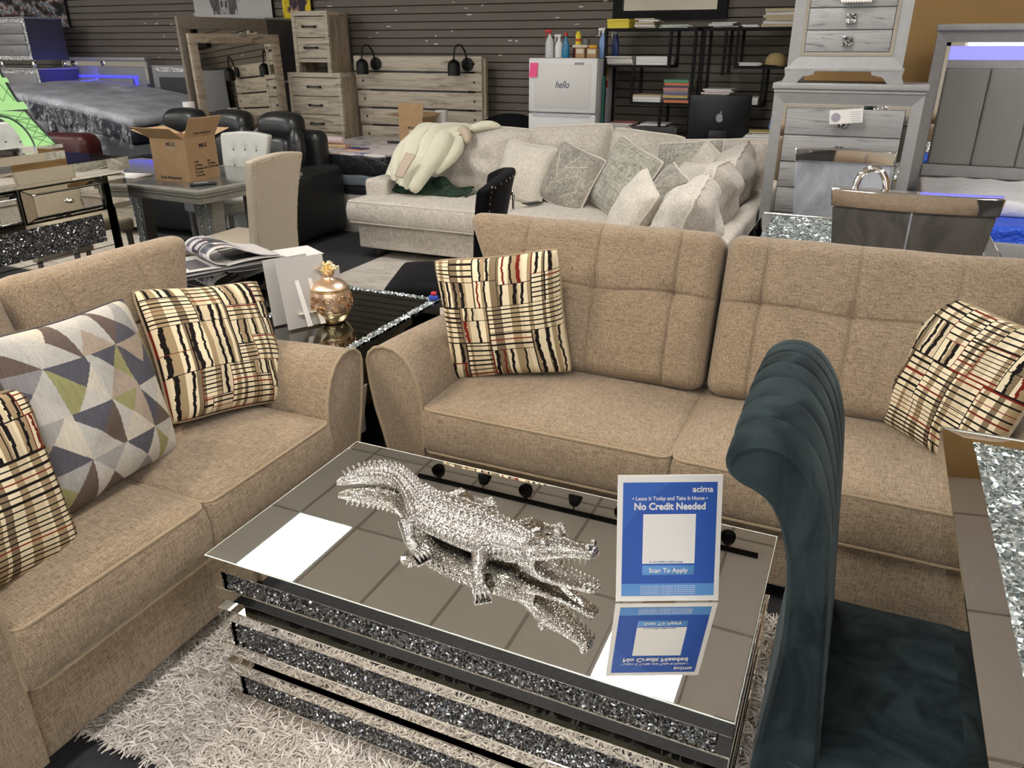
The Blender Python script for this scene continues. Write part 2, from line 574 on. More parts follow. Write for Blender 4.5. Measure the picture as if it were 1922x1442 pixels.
# track with round lamps, seen in the coffee table's mirror top
def track():
    t = thing('track_light', 'long black ceiling track carrying round black lamp heads', 'track light', (-1.9, 5.62, CEIL - .03))
    MB().box(-1.6, 1.6, -.018, .018, -.005, .028).build('rail', M['blackmetal'], t, smooth=False)
    for k in range(7):
        x = -1.35 + .45 * k
        h = MB()
        T = Matrix.Translation((x, 0, -.05)) @ Matrix.Rotation(R(30 if k % 2 else -25), 4, 'X')
        h.cyl((x, 0, 0), (x, 0, -.06), .006, n=6)
        h.lathe([(.02, .0), (.045, -.02), (.062, -.07), (.065, -.10), (.058, -.10), (.04, -.06)], 16, T=T)
        h.build('lamp_head', M['blackmetal'], t)
track()
def spot(x, y, z, tx, ty, tz, w, ang=70, c=(1, .80, .58)):
    l = bpy.data.lights.new('track_lamp', 'SPOT')
    l.energy = w; l.color = c; l.spot_size = R(ang); l.spot_blend = .6; l.shadow_soft_size = .05
    o = bpy.data.objects.new('track_lamp', l); COL.objects.link(o)
    o.location = (x, y, z)
    o.rotation_euler = (Vector((tx, ty, tz)) - Vector((x, y, z))).to_track_quat('-Z', 'Y').to_euler()
spot(-2.9, 1.2, 3.05, -1.7, 2.0, .6, SPOT_POWER * 1.3, 60)
spot(-3.2, .2, 3.05, -1.9, 1.3, .5, SPOT_POWER, 60)

# ================================================================== CUSHIONS
def loop_pts(x0, x1, y0, y1, z, r=.04, n=5, zf=None):
    pts = []
    for cx_, cy_, a0 in ((x1 - r, y1 - r, 0), (x0 + r, y1 - r, 90), (x0 + r, y0 + r, 180), (x1 - r, y0 + r, 270)):
        for k in range(n + 1):
            a = R(a0 + 90 * k / n)
            pts.append((cx_ + r * math.cos(a), cy_ + r * math.sin(a), z))
    # add mid points on the long sides so a crown can bend them
    out = []
    for i, p in enumerate(pts):
        q = pts[(i + 1) % len(pts)]
        out.append(p)
        L = math.dist(p, q)
        m = int(L / .06)
        for k in range(1, m):
            out.append(tuple(p[j] + (q[j] - p[j]) * k / m for j in range(3)))
    if zf: out = [(x, y, z_ + zf(x, y)) for x, y, z_ in out]
    return out

def seat_cushion(parent, x0, x1, y0, y1, z0, z1, mat, pmat, crown=.03, bulge=.012, name='seat_cushion', edge=.035, pr=.0055):
    ed = .006
    def fn(x, y, z, a):
        u, v = x / a[0], y / a[1]
        w = z / a[2]
        if z > 0:
            z += crown * max(0, 1 - u * u) ** .6 * max(0, 1 - v * v) ** .6 * w
        s = (1 - w * w)
        y += (bulge if v > 0 else -bulge) * s * abs(v) ** 6
        x += (bulge * .5 if u > 0 else -bulge * .5) * s * abs(u) ** 8
        z += .0025 * noise.noise(Vector((x * 9, y * 9, z * 9 + x0)))
        return [x, y, z]
    # plan-rounded prism: rounded box made tall then squashed keeps crisp piped edges
    mb = MB()
    mb.rbox(x0, x1, y0, y1, z0, z1, .022, 3, (20, 14, 5), fn)
    o = mb.build(name, mat, parent, angle=70)
    p = MB()
    for z in (z1 - .007, z0 + .007):
        p.tube(loop_pts(x0 + .002, x1 - .002, y0 + .001, y1 - .002, z, .03), pr, 6, closed=True)
    p.build('piping', pmat, o)
    return o

def pillow_mesh(w, h, t, N, colfn=None, pinch=.07, seed=0, wr=.006, side=1):
    """one face of a throw pillow. side -1 = front (-y)"""
    def fn(a, b):
        u, v = 2 * a - 1, 2 * b - 1
        cr_ = 1 - .06 * (u * v) ** 4
        x = w / 2 * u * (1 - pinch * (1 - v * v)) * cr_
        z = h / 2 * v * (1 - pinch * (1 - u * u)) * cr_
        d = t / 2 * (max(0, 1 - u * u) * max(0, 1 - v * v)) ** .42
        d += wr * noise.noise(Vector((u * 2.2 + seed, v * 2.2, side))) * max(0, 1 - u ** 4) * max(0, 1 - v ** 4) * 2
        return (x, side * d, z)
    mb = MB()
    mb.grid(N, N, fn, flip=(side > 0))
    if colfn:
        mb.cols = [colfn((i + .5) / N, (j + .5) / N) for j in range(N) for i in range(N)]
    return mb, fn

def throw_pillow(name, label, c, yaw, lean, roll, w, h, t, mat, pipe, colfn=None, N=30, group=None, seed=0, back=None, pinch=.085, cat='pillow', pr=.005):
    o = thing(name, label, cat, group=group)
    pose(o, c, yaw, lean, roll)
    mb, fn = pillow_mesh(w, h, t, N, colfn, pinch, seed, side=-1)
    if colfn is None:
        m2, _ = pillow_mesh(w, h, t, N, None, pinch, seed + 3, side=1)
        mb.add(m2.v, m2.f)
        mb.build('cover', mat, o, recalc=False, angle=180)
    else:
        mb.build('cover', mat, o, recalc=False, angle=180)
        m2, _ = pillow_mesh(w, h, t, 24, None, pinch, seed + 3, side=1)
        m2.build('back_cover', back or pipe, o, recalc=False, angle=180)
    pts = []
    n = 16
    for k in range(n): pts.append(fn(k / n, 0))
    for k in range(n): pts.append(fn(1, k / n))
    for k in range(n): pts.append(fn(1 - k / n, 1))
    for k in range(n): pts.append(fn(0, 1 - k / n))
    pts = [(p[0], 0, p[2]) for p in pts]
    MB().tube(pts, pr, 6, closed=True).build('piping', pipe, o)
    return o

# ------------------------------------------------------------------ pillow patterns
CREAM, TAN_, TAUPE, INK, RED = (.80, .70, .50), (.36, .27, .16), (.22, .165, .10), (.010, .007, .007), (.17, .016, .010)
def bars_pattern(seed):
    g = random.Random(seed)
    # vertical ground stripes
    xs = []; x = 0
    pal = [CREAM, TAN_, CREAM, TAUPE, CREAM, TAN_, (.66, .56, .38)]
    while x < 1.05:
        w_ = g.choice([.026, .036, .055, .075]); xs.append((x, x + w_, pal[len(xs) % len(pal)])); x += w_
    rects = []
    def split(x0, x1, y0, y1, d):
        w, h = x1 - x0, y1 - y0
        if d == 0 or (w < .2 and h < .2) or (d < 3 and g.random() < .15):
            rects.append((x0, x1, y0, y1, g.random() < .5, g.choice([.030, .037, .044]), g.random())); return
        if (w > h and w > .16) or h < .14:
            c = x0 + w * g.uniform(.3, .7); split(x0, c, y0, y1, d - 1); split(c, x1, y0, y1, d - 1)
        else:
            c = y0 + h * g.uniform(.3, .7); split(x0, x1, y0, c, d - 1); split(x0, x1, c, y1, d - 1)
    split(0, 1, 0, 1, 5)
    bars = {}
    for i, r in enumerate(rects):
        l = []; x = r[0] + g.uniform(.03, .06)
        while x < r[1] - .015:
            l.append((x, g.choice([.008, .011, .015]), RED if g.random() < .14 else INK)); x += g.choice([.06, .085, .11])
        bars[i] = l
    redv = g.uniform(0, 6)
    def f(u, v):
        for i, (x0, x1, y0, y1, hz, sp, q) in enumerate(rects):
            if x0 <= u < x1 and y0 <= v < y1:
                if u - x0 < .007 or v - y0 < .007:
                    return RED if (q < .22) else INK
                base = CREAM
                for a, b, c in xs:
                    if a <= u < b: base = c
                if hz:
                    k = (v - y0) / sp
                    if k - int(k) < .29 and k > .5: return RED if (int(k) + i) % 7 == 3 else INK
                else:
                    wob = .007 * math.sin(v * 17 + i) + .0025 * math.sin(v * 83)
                    for bx, bw, bc in bars[i]:
                        if abs(u + wob - bx) < bw: return bc
                return base
        return CREAM
    return f

def facets_pattern(seed):
    g = random.Random(seed)
    pal = [(.56, .55, .52), (.68, .64, .54), (.115, .115, .14), (.115, .115, .14), (.30, .29, .31), (.42, .41, .40), (.36, .35, .17), (.16, .12, .105), (.46, .38, .31), (.62, .60, .56)]
    n = 4.0
    tab = {}
    def f(u, v):
        U = u * n + .35 * v * n * .35; V = v * n * .92 + .1
        i, j = int(math.floor(U)), int(math.floor(V))
        a, b = U - i, V - j
        # split every cell by a leaning centre and both diagonals
        if (i + j) % 2: a = 1 - a
        k = (0 if a > b else 1) * 2 + (0 if a + b < 1 + .18 * math.sin(i * 3 + j) else 1)
        key = (i, j, k)
        if key not in tab:
            tab[key] = pal[int(g.random() * len(pal))]
        return tab[key]
    return f
M['bars'] = painted('striped_pillow_cloth', .92, bump=.25)
M['facets'] = painted('geometric_pillow_cloth', .92, streak=.28, bump=.2)
M['dkpipe'] = plain('dark_piping', (.10, .085, .08), .9)

# ================================================================== TAN SOFAS
ARM = [(0, .08), (0, .30), (0, .45), (-.008, .52), (-.03, .585), (-.065, .632), (-.105, .655), (-.145, .660), (-.180, .650), (-.204, .628), (-.213, .60),
       (-.207, .52), (-.190, .42), (-.165, .33), (-.145, .24), (-.135, .16), (-.13, .08)]
def tan_sofa(name, label, loc, rz, half, ntuft, feet=True):
    s = thing(name, label, 'sofa', loc, rz)
    W = half
    # base with front rail
    b = MB().rbox(-W - .10, W + .10, .012, .93, .075, .288, .012, 2)
    b.build('base', M['tan'], s)
    # outer back
    bk = MB()
    prof = [(.60, .08), (.93, .08), (.985, .55), (.985, .84), (.965, .88), (.93, .89), (.90, .87), (.84, .60), (.75, .42), (.62, .30)]
    bk.prism(prof, -W - .17, W + .17, 'x')
    bk.build('back_frame', M['tan'], s, angle=50)
    for sd in (-1, 1):
        ny = 16
        a = MB()
        pf = ARM if sd < 0 else ARM
        vs = []; fs = []
        L = .80
        for j in range(ny + 1):
            y = L * j / ny
            dz = -.055 * (y / L) ** 1.5
            for (u, z) in pf:
                vs.append((sd * (W - u), y, z + (dz if z > .5 else 0)))
        m = len(pf)
        for j in range(ny):
            for k in range(m):
                l = (k + 1) % m
                fs.append((j * m + k, j * m + l, (j + 1) * m + l, (j + 1) * m + k))
        fs.append(tuple(range(m))); fs.append(tuple(ny * m + k for k in range(m)))
        a.add(vs, fs)
        ao = a.build('arm', M['tan'], s, angle=50)
        p = MB()
        p.tube([(sd * (W - u), -.001, z) for u, z in pf[1:]], .006, 6)
        p.build('piping', M['tan_pipe'], ao)
    for k in (0, 1):
        x0, x1 = (-W + .004, -.003) if k == 0 else (.003, W - .004)
        seat_cushion(s, x0, x1, -.012, .60, .287, .462, M['tan'], M['tan_pipe'], crown=.03, bulge=.014)
        # back cushion, leaning
        cw, ch, ct = x1 - x0, .56, .20
        out = -1 if k == 0 else 1
        xs_t = [((i + .5) / ntuft - .5) * cw * 1.0 for i in range(ntuft)]
        zt = .045
        def fn(x, y, z, a):
            u, w = x / a[0], z / a[2]
            # outer side flares over the arm towards the top
            if u * out > 0:
                x += out * .135 * abs(u) ** 2 * max(0, (w + .1)) ** 1.2
            if y < 0:
                face = -y / a[1]
                y -= .045 * (1 - u * u) ** .5 * max(0, 1 - w * w) ** .5 * face if abs(u) < 1 else 0
                d = 0
                for xt in xs_t:
                    e = abs(x - xt)
                    d += .0095 * math.exp(-(e / .0045) ** 2) + .004 * math.exp(-(e / .02) ** 2)
                    d += .020 * math.exp(-((e / .035) ** 2 + ((z - zt) / .035) ** 2))
                d += .012 * math.exp(-((z - zt + .006 * math.cos(u * 5)) / .0050) ** 2)
                d += .009 * math.exp(-((z - zt) / .035) ** 2)
                y += d * face
            z += .006 * noise.noise(Vector((x * 4 + loc[0], y * 3, 3 + k)))
            y += .006 * noise.noise(Vector((x * 5, z * 6, k + 7)))
            return [x, y, z]
        T = Matrix.Translation(((x0 + x1) / 2, .615, .725)) @ Matrix.Rotation(R(-19), 4, 'X')
        mb = MB().rbox(-cw / 2 + .004, cw / 2 - .004, -ct / 2, ct / 2, -ch / 2, ch / 2, .052, 5, (int(cw / .0046), 2, 105), fn, T=T)
        mb.build('back_cushion', M['tan'], s, angle=180)
    for sx in (-1, 1):
        for y in (.07, .88):
            MB().cyl((sx * (W + .04), y, .0), (sx * (W + .04), y, .078), .022, .032).build('foot', M['darkfoot'], s)
    return s
tan_sofa('sofa', 'tan linen two-cushion sofa with buttoned back, behind the mirrored coffee table', (-.40, 2.09, 0), 0, .87, 3)
tan_sofa('loveseat', 'tan linen loveseat at the left, holding the geometric pillow', (-1.505, 1.31, 0), 90, .56, 2)

throw_pillow('throw_pillow', 'striped cream, black and red pillow in the left corner of the sofa', (-1.115, 2.43, .705), 14, -4, -8, .470, .470, .19,
             M['bars'], M['tan_pipe'], bars_pattern(3), 190, 'striped pillows on the tan sofas', 1)
throw_pillow('throw_pillow', 'striped pillow tilted on its corner at the right end of the sofa', (.355, 2.50, .675), -46, -22, 4, .470, .470, .19,
             M['bars'], M['tan_pipe'], bars_pattern(12), 170, 'striped pillows on the tan sofas', 2)
throw_pillow('throw_pillow', 'striped pillow on the loveseat, against its far arm', (-1.87, 1.80, .685), 80, -30, 10, .465, .455, .19,
             M['bars'], M['tan_pipe'], bars_pattern(21), 190, 'striped pillows on the tan sofas', 3)
throw_pillow('throw_pillow', 'striped pillow mostly cut off at the left edge of the picture', (-1.72, .86, .665), 95, -18, 8, .45, .45, .18,
             M['bars'], M['tan_pipe'], bars_pattern(33), 120, 'striped pillows on the tan sofas', 4)
throw_pillow('throw_pillow', 'pillow with grey, cream and olive triangles on the loveseat', (-1.82, 1.28, .715), 100, -14, 4, .49, .50, .20,
             M['facets'], M['dkpipe'], facets_pattern(5), 190, None, 5)
# ================================================================== MIRRORED COFFEE TABLE
def coffee_table():
    t = thing('coffee_table', 'mirrored three-tier coffee table with bands of crushed crystal, on the shag rug', 'coffee table', (-.680, 1.432, 0))
    a, b = .625, .319
    top = MB().rbox(-a, a, -b, b, .441, .480, .0025, 2)
    top.build('table_top', M['mirror'], t, smooth=False)
    # glass edge line around the top
    e = MB()
    e.tube([(-a, -b, .4785), (a, -b, .4785), (a, b, .4785), (-a, b, .4785)], .0016, 6, closed=True)
    e.build('top_edge', plain('glass_edge', (.75, .8, .76), .1, 0), t)
    for z0, z1 in ((.344, .377), (.277, .311), (.163, .201), (.100, .140), (.003, .037)):
        ex = .006 if z1 < .33 else 0
        MB().rbox(-a - ex, a + ex, -b + .012, b - .012, z0, z1, .002, 1).build('mirror_rail', M['mirror'], t, smooth=False)
    for z0, z1 in ((.377, .441), (.201, .277), (.037, .100)):
        MB().box(-a + .02, a - .02, -b + .03, b - .03, z0, z1).build('core', M['mirror_dark'], t, smooth=False)
        h = z1 - z0
        zc = (z0 + z1) / 2
        crystals(2 * a - .06, h, .0042, .0060, 'crystal_band', M['crystal_dark'], t, 'front', 5 + int(z0 * 100), (0, -b + .028, zc))
        c = crystals(2 * b - .06, h, .0062, .0085, 'crystal_band', M['crystal_dark'], t, 'right', 9 + int(z0 * 100), (a - .02, 0, zc))
        for sx in (-1, 1):
            MB().box(sx * a - .004 * (sx > 0), sx * a + .004 * (sx < 0), -b + .016, b - .016, z0, z1).build('end_glass', M['mirror'], t, smooth=False)
            MB().box(min(sx * a, sx * (a - .026)), max(sx * a, sx * (a - .026)), -b + .014, -b + .018, z0, z1).build('corner_glass', M['mirror'], t, smooth=False)
    for z0, z1 in ((.311, .344), (.140, .163)):
        MB().box(-a + .045, a - .045, -b + .05, b - .05, z0, z1).build('spacer', M['mirror_dark'], t, smooth=False)
coffee_table()

# ================================================================== CROCODILE
def croc_chrome():
    m, nt, b = newmat('mosaic_chrome')
    setin(b, rough=.09, metal=1.)
    v = nd(nt, 'ShaderNodeTexVoronoi', feature='DISTANCE_TO_EDGE')
    nt.links.new(coords(nt), v.inputs['Vector']); v.inputs['Scale'].default_value = 250
    nt.links.new(ramp(nt, v.outputs['Distance'], [(.02, (.22, .21, .20)), (.10, (.62, .605, .59)), (.4, (.74, .725, .71))]), b.inputs['Base Color'])
    addbump(nt, b, ramp(nt, v.outputs['Distance'], [(.0, (0, 0, 0)), (.2, (1, 1, 1))]), .40, .0011)
    return m
def crocodile():
    # world layout on the table top, origin at the mid body
    ox, oy, oz = -.78, 1.42, .4815
    st = [ # x, y, half width, bottom, top
        (-1.192, 1.490, .006, .010, .026), (-1.165, 1.520, .012, .004, .046), (-1.125, 1.546, .016, .002, .060), (-1.080, 1.560, .020, .002, .066),
        (-1.030, 1.556, .024, .002, .068), (-.985, 1.532, .029, .002, .068), (-.940, 1.500, .036, .003, .070), (-.895, 1.465, .048, .006, .076),
        (-.850, 1.440, .066, .004, .082), (-.790, 1.425, .073, .005, .086), (-.730, 1.412, .073, .005, .087), (-.670, 1.400, .066, .005, .086), (-.625, 1.390, .056, .007, .084),
        (-.590, 1.380, .044, .013, .084), (-.555, 1.372, .040, .014, .082), (-.530, 1.366, .034, .016, .078)]
    n = 80
    def ring(p, q, hw, zb, zt, i, s):
        d = Vector((q[0] - p[0], q[1] - p[1], 0)).normalized()
        nrm = Vector((-d.y, d.x, 0))
        out = []
        for k in range(n):
            a = 2 * math.pi * k / n
            cx_, cz_ = math.cos(a), math.sin(a)
            zc, hz = (zb + zt) / 2, (zt - zb) / 2
            bump = 1.
            if cz_ > -.1:   # rows of square scutes on the back
                bump += .10 * (1 if (math.sin(s * 300) > -.62 and math.sin(a * 11 + 1.57) > -.66) else 0)
            out.append((s_ := None) or (p[0] - ox + nrm.x * hw * cx_ * bump, p[1] - oy + nrm.y * hw * cx_ * bump, zc + hz * cz_ * bump))
        return out
    # dense resample
    P = [Vector(x) for x in st]
    def samp(t):
        t = max(0, min(len(st) - 1.0001, t)); i = int(t); f = t - i
        a = [st[max(0, i - 1)], st[i], st[i + 1], st[min(len(st) - 1, i + 2)]]
        return [.5 * ((2 * a[1][k]) + (-a[0][k] + a[2][k]) * f + (2 * a[0][k] - 5 * a[1][k] + 4 * a[2][k] - a[3][k]) * f * f + (-a[0][k] + 3 * a[1][k] - 3 * a[2][k] + a[3][k]) * f ** 3) for k in range(5)]
    mb = MB(); vs = []; N = 340
    for i in range(N + 1):
        t = (len(st) - 1) * i / N
        p, q = samp(t), samp(min(t + .05, len(st) - 1.001)) if i < N else samp(t)
        if i == N: p0 = samp(t - .05); q = [2 * p[k] - p0[k] for k in range(5)]
        vs += ring(p, q, p[2], p[3], p[4], i, t / 15.)
    fs = [(i * n + k, i * n + (k + 1) % n, (i + 1) * n + (k + 1) % n, (i + 1) * n + k) for i in range(N) for k in range(n)]
    fs += [tuple(range(n)), tuple(N * n + k for k in range(n))]
    mb.add(vs, fs)
    # upright scutes: a double row that joins on the tail, and flank rows
    for i in range(46):
        t = .7 + i * .305
        if t > 13.6: break
        p, q = samp(t), samp(t + .1)
        d = Vector((q[0] - p[0], q[1] - p[1], 0)).normalized(); nr = Vector((-d.y, d.x, 0))
        h = .017 if t < 6 else .012
        offs = [.25, -.25] if t < 6 else [.62, .22, -.22, -.62]
        for o_ in offs:
            c = Vector((p[0] - ox, p[1] - oy, 0)) + nr * o_ * p[2]
            zt = (p[3] + p[4]) / 2 + (p[4] - p[3]) / 2 * math.sqrt(1 - o_ * o_) - .003
            mb.tube([(c.x, c.y, zt), (c.x - d.x * .002, c.y - d.y * .002, zt + h * .6), (c.x - d.x * .007, c.y - d.y * .007, zt + h)], [.0062, .0042, .0014], 6)
    # legs: shoulder, elbow, foot, toes
    legs = [((-.865, 1.40, .045), (-.885, 1.352, .050), (-.862, 1.332, .022), (-.842, 1.324, .009)),
            ((-.850, 1.475, .045), (-.830, 1.535, .045), (-.815, 1.560, .020), (-.79, 1.578, .008)),
            ((-.655, 1.365, .045), (-.668, 1.318, .044), (-.655, 1.282, .022), (-.640, 1.262, .009)),
            ((-.640, 1.435, .045), (-.615, 1.490, .040), (-.600, 1.520, .020), (-.575, 1.538, .008))]
    for A in legs:
        pts = [Vector((x - ox, y - oy, z)) for x, y, z in A]
        mb.tube(pts, [.030, .022, .015, .013], 10)
        d = (pts[3] - pts[2]); d.z = 0; d.normalize(); nr = Vector((-d.y, d.x, 0))
        for k in (-1.5, -.5, .5, 1.5):
            e = pts[3] + d * .030 + nr * k * .011
            mb.tube([pts[3] + nr * k * .006, e + Vector((0, 0, .002)), e + d * .008 - Vector((0, 0, .006))], [.0062, .0048, .002], 6)
    # head
    hp = Vector((-.540 - ox, 1.368 - oy, 0))
    hd = Vector((math.cos(R(-14)), math.sin(R(-14)), 0)); hn = Vector((-hd.y, hd.x, 0))
    def jaw(stn, flat=1.):
        vs = []; m = 18
        for s_, hw, zb, zt in stn:
            c = hp + hd * s_
            for k in range(m):
                a = 2 * math.pi * k / m
                ca, sa = math.cos(a), math.sin(a)
                ca = math.copysign(abs(ca) ** .7, ca); sa = math.copysign(abs(sa) ** .8, sa)
                vs.append((c.x + hn.x * hw * ca, c.y + hn.y * hw * ca, (zb + zt) / 2 + (zt - zb) / 2 * sa))
        M_ = len(stn)
        fs = [(i * m + k, i * m + (k + 1) % m, (i + 1) * m + (k + 1) % m, (i + 1) * m + k) for i in range(M_ - 1) for k in range(m)]
        fs += [tuple(range(m)), tuple((M_ - 1) * m + k for k in range(m))]
        mb.add(vs, fs)
    jaw([(-.03, .040, .030, .084), (0, .041, .048, .096), (.03, .040, .062, .112), (.055, .034, .076, .118), (.085, .026, .090, .122), (.115, .021, .102, .130), (.135, .021, .108, .138), (.148, .014, .114, .136)])
    jaw([(-.03, .038, .012, .050), (.0, .038, .010, .040), (.03, .037, .010, .028), (.06, .032, .012, .026), (.09, .026, .016, .028), (.12, .021, .020, .032), (.145, .020, .024, .038), (.158, .013, .028, .036)])
    for s_ in (-1, 1):
        c = hp + hd * .030 + hn * s_ * .026
        mb.sphere((c.x, c.y, .113), .0125, 8)
        c = hp + hd * .134 + hn * s_ * .011
        mb.sphere((c.x, c.y, .139), .0085, 6)
    for (L, z) in ((.075, .030), (.125, .036)):
        pass
    c0 = thing('crocodile_figurine', 'silver chrome crocodile figurine with open jaws, lying on the coffee table', 'figurine', (ox, oy, oz))
    bo = mb.build('body', croc_chrome(), c0, recalc=True)
    rm = bo.modifiers.new('remesh', 'REMESH'); rm.mode = 'VOXEL'; rm.voxel_size = .0016; rm.use_smooth_shade = True
    for k in range(9):
        s_ = .045 + k * .0125
        w = .034 - (s_ - .03) * .13
        zu = .078 + (s_ - .055) * .40
        zl = .024 + (s_ - .03) * .09
        for sd in (-1, 1):
            c = hp + hd * s_ + hn * sd * (w - .004)
            MB().cyl((c.x, c.y, zu + .004), (c.x, c.y, zu - .012), .0033, .0006, 6).build('tooth', M['chrome'], c0)
            c = hp + hd * (s_ + .005) + hn * sd * (w - .006)
            MB().cyl((c.x, c.y, zl - .002), (c.x, c.y, zl + .013), .0033, .0006, 6).build('tooth', M['chrome'], c0)
crocodile()

# ================================================================== COUNTER SIGN
def sign():
    s = thing('counter_sign', 'blue and white leasing sign propped upright on the coffee table', 'sign')
    pose(s, (-.262, 1.425, .6215), 25, -14.5, 0)
    W, H = .226, .286
    MB().rbox(-W / 2, W / 2, -.001, .002, -H / 2, H / 2, .0008, 1).build('board', M['paper'], s, smooth=False)
    # easel strut behind
    MB().add([(-.03, .002, .06), (.03, .002, .06), (.04, .075, -H / 2 + .008), (-.04, .075, -H / 2 + .008), (-.03, .004, .06), (.03, .004, .06), (.04, .077, -H / 2 + .008), (-.04, .077, -H / 2 + .008)],
             [(0, 1, 2, 3), (7, 6, 5, 4), (0, 4, 5, 1), (1, 5, 6, 2), (2, 6, 7, 3), (3, 7, 4, 0)]).build('strut', M['card'], s, smooth=False)
    def pl(n, x0, x1, z0, z1, m, d): return MB().box(x0, x1, -.001 - d, -.001, z0, z1).build(n, m, s, smooth=False)
    pl('blue_field', -W / 2 + .0115, W / 2 - .0115, -.130, .127, M['blue'], .0004)
    # paler folds
    f = MB(); f.prism([(-.101, .02), (-.05, .085), (.0, .127), (-.101, .127)], -.0017, -.0014, 'y')
    f.build('blue_facet', plain('mid_blue_print', (.03, .115, .47), .5), s, smooth=False)
    pl('footer_band', -W / 2 + .0115, W / 2 - .0115, -.130, -.102, M['blue2'], .0008)
    pl('blank_square', -.057, .057, -.056, .056, M['paper'], .0008)
    b = MB().rbox(-.057, .057, -.0022, -.001, -.082, -.060, .0006, 1); b.build('button', M['blue2'], s)
    y = -.0019
    W_ = M['paper']
    text('lettering', 'acima', .0195, (.0925, y, .1050), FRONT, W_, s, 'RIGHT', bold=.0003)
    text('lettering', '\u2022 Lease It Today and Take It Home \u2022', .0118, (0, y, .0875), FRONT, W_, s, bold=.0001, sx=.93)
    text('lettering', 'No Credit Needed', .0215, (0, y, .0665), FRONT, W_, s, bold=.0006, sx=.93)
    text('lettering', 'Scan To Apply', .0145, (0, y - .001, -.0758), FRONT, W_, s, bold=.0002)
    text('lettering', 'Or Text OFFER to 39982 to Apply', .0052, (-.005, y, -.0535), FRONT, M['blue'], s)
    for i in range(5):
        text('lettering', 'The advertised transaction is a lease agreement, see terms and store associate', .0040, (0, y, -.1085 - .0045 * i), FRONT, M['greytext'], s, sx=.95)
sign()

# ================================================================== SHAG RUG
def rug(name, label, x0, x1, y0, y1, count, length, c1, c2, seed, base):
    g = np.random.default_rng(seed)
    t = thing(name, label, 'rug', ((x0 + x1) / 2, (y0 + y1) / 2, 0))
    w, d = (x1 - x0) / 2, (y1 - y0) / 2
    MB().rbox(-w, w, -d, d, 0, .012, .005, 1).build('backing', base, t)
    N = count
    px = g.uniform(-w, w, N); py = g.uniform(-d, d, N)
    # keep the strands out from under the table box
    ang = g.uniform(0, 2 * np.pi, N); lean = g.uniform(1.0, 1.62, N); L = length * g.uniform(.6, 1.25, N)
    inside = (px + (x0 + x1) / 2 > -1.33) & (px + (x0 + x1) / 2 < -.03) & (py + (y0 + y1) / 2 > 1.10) & (py + (y0 + y1) / 2 < 1.77)
    L = np.where(inside, .002, L)
    wd = g.uniform(.0012, .0025, N)
    dx, dy = np.cos(ang), np.sin(ang)
    V = np.zeros((N, 6, 3), np.float32)
    for k, (f, ww) in enumerate(((0, 1), (.55, 1), (1, .5))):
        r = L * f * np.sin(lean * (0.4 + .7 * f)); z = .010 + L * f * np.cos(lean * (.4 + .6 * f))
        z = np.maximum(z, .013)
        cxx = px + dx * r; cyy = py + dy * r
        V[:, 2 * k] = np.stack([cxx - dy * wd * ww, cyy + dx * wd * ww, z], 1)
        V[:, 2 * k + 1] = np.stack([cxx + dy * wd * ww, cyy - dx * wd * ww, z + wd * .5], 1)
    idx = (np.arange(N) * 6)[:, None]
    F = np.concatenate([idx + [0, 1, 3, 2], idx + [2, 3, 5, 4]], 1).reshape(-1, 4)
    me = bpy.data.meshes.new('pile')
    me.vertices.add(N * 6); me.vertices.foreach_set('co', V.ravel())
    me.loops.add(F.size); me.loops.foreach_set('vertex_index', F.ravel().astype(np.int32))
    me.polygons.add(len(F)); me.polygons.foreach_set('loop_start', np.arange(0, F.size, 4, dtype=np.int32))
    me.polygons.foreach_set('loop_total', np.full(len(F), 4, np.int32))
    me.update(); me.validate()
    at = me.color_attributes.new('Col', 'BYTE_COLOR', 'CORNER')
    c = np.repeat(g.uniform(0, 1, N), 8)
    arr = np.ones((F.size, 4), np.float32)
    arr[:, :3] = np.array(c1)[None] * (1 - c[:, None]) + np.array(c2)[None] * c[:, None]
    at.data.foreach_set('color', arr.ravel())
    m = painted('rug_pile', .55)
    me.materials.append(m)
    o = bpy.data.objects.new('pile', me); link(o, t); o['kind'] = 'stuff'
    return t
rug('shag_rug', 'silvery beige shag rug under the mirrored coffee table', -1.60, .20, .885, 2.02, 85000, .036, (.44, .40, .365), (.82, .78, .745), 3, plain('rug_backing', (.25, .22, .2), .9))
t = thing('area_rug', 'cream hide-pattern rug in front of the ivory sectional', 'rug', (-2.55, 4.72, 0))
hide = wood('hide_rug', (.62, .58, .52), (.40, .34, .28), 2.2, (1, 3, 1), .95, 2.5)
MB().rbox(-1.0, 1.2, -.85, .78, 0, .012, .005, 1).build('pile', hide, t)
MB().rbox(-1.004, 1.204, -.854, .784, 0, .006, .002, 1).build('binding', plain('rug_binding', (.5, .46, .4), .9), t)

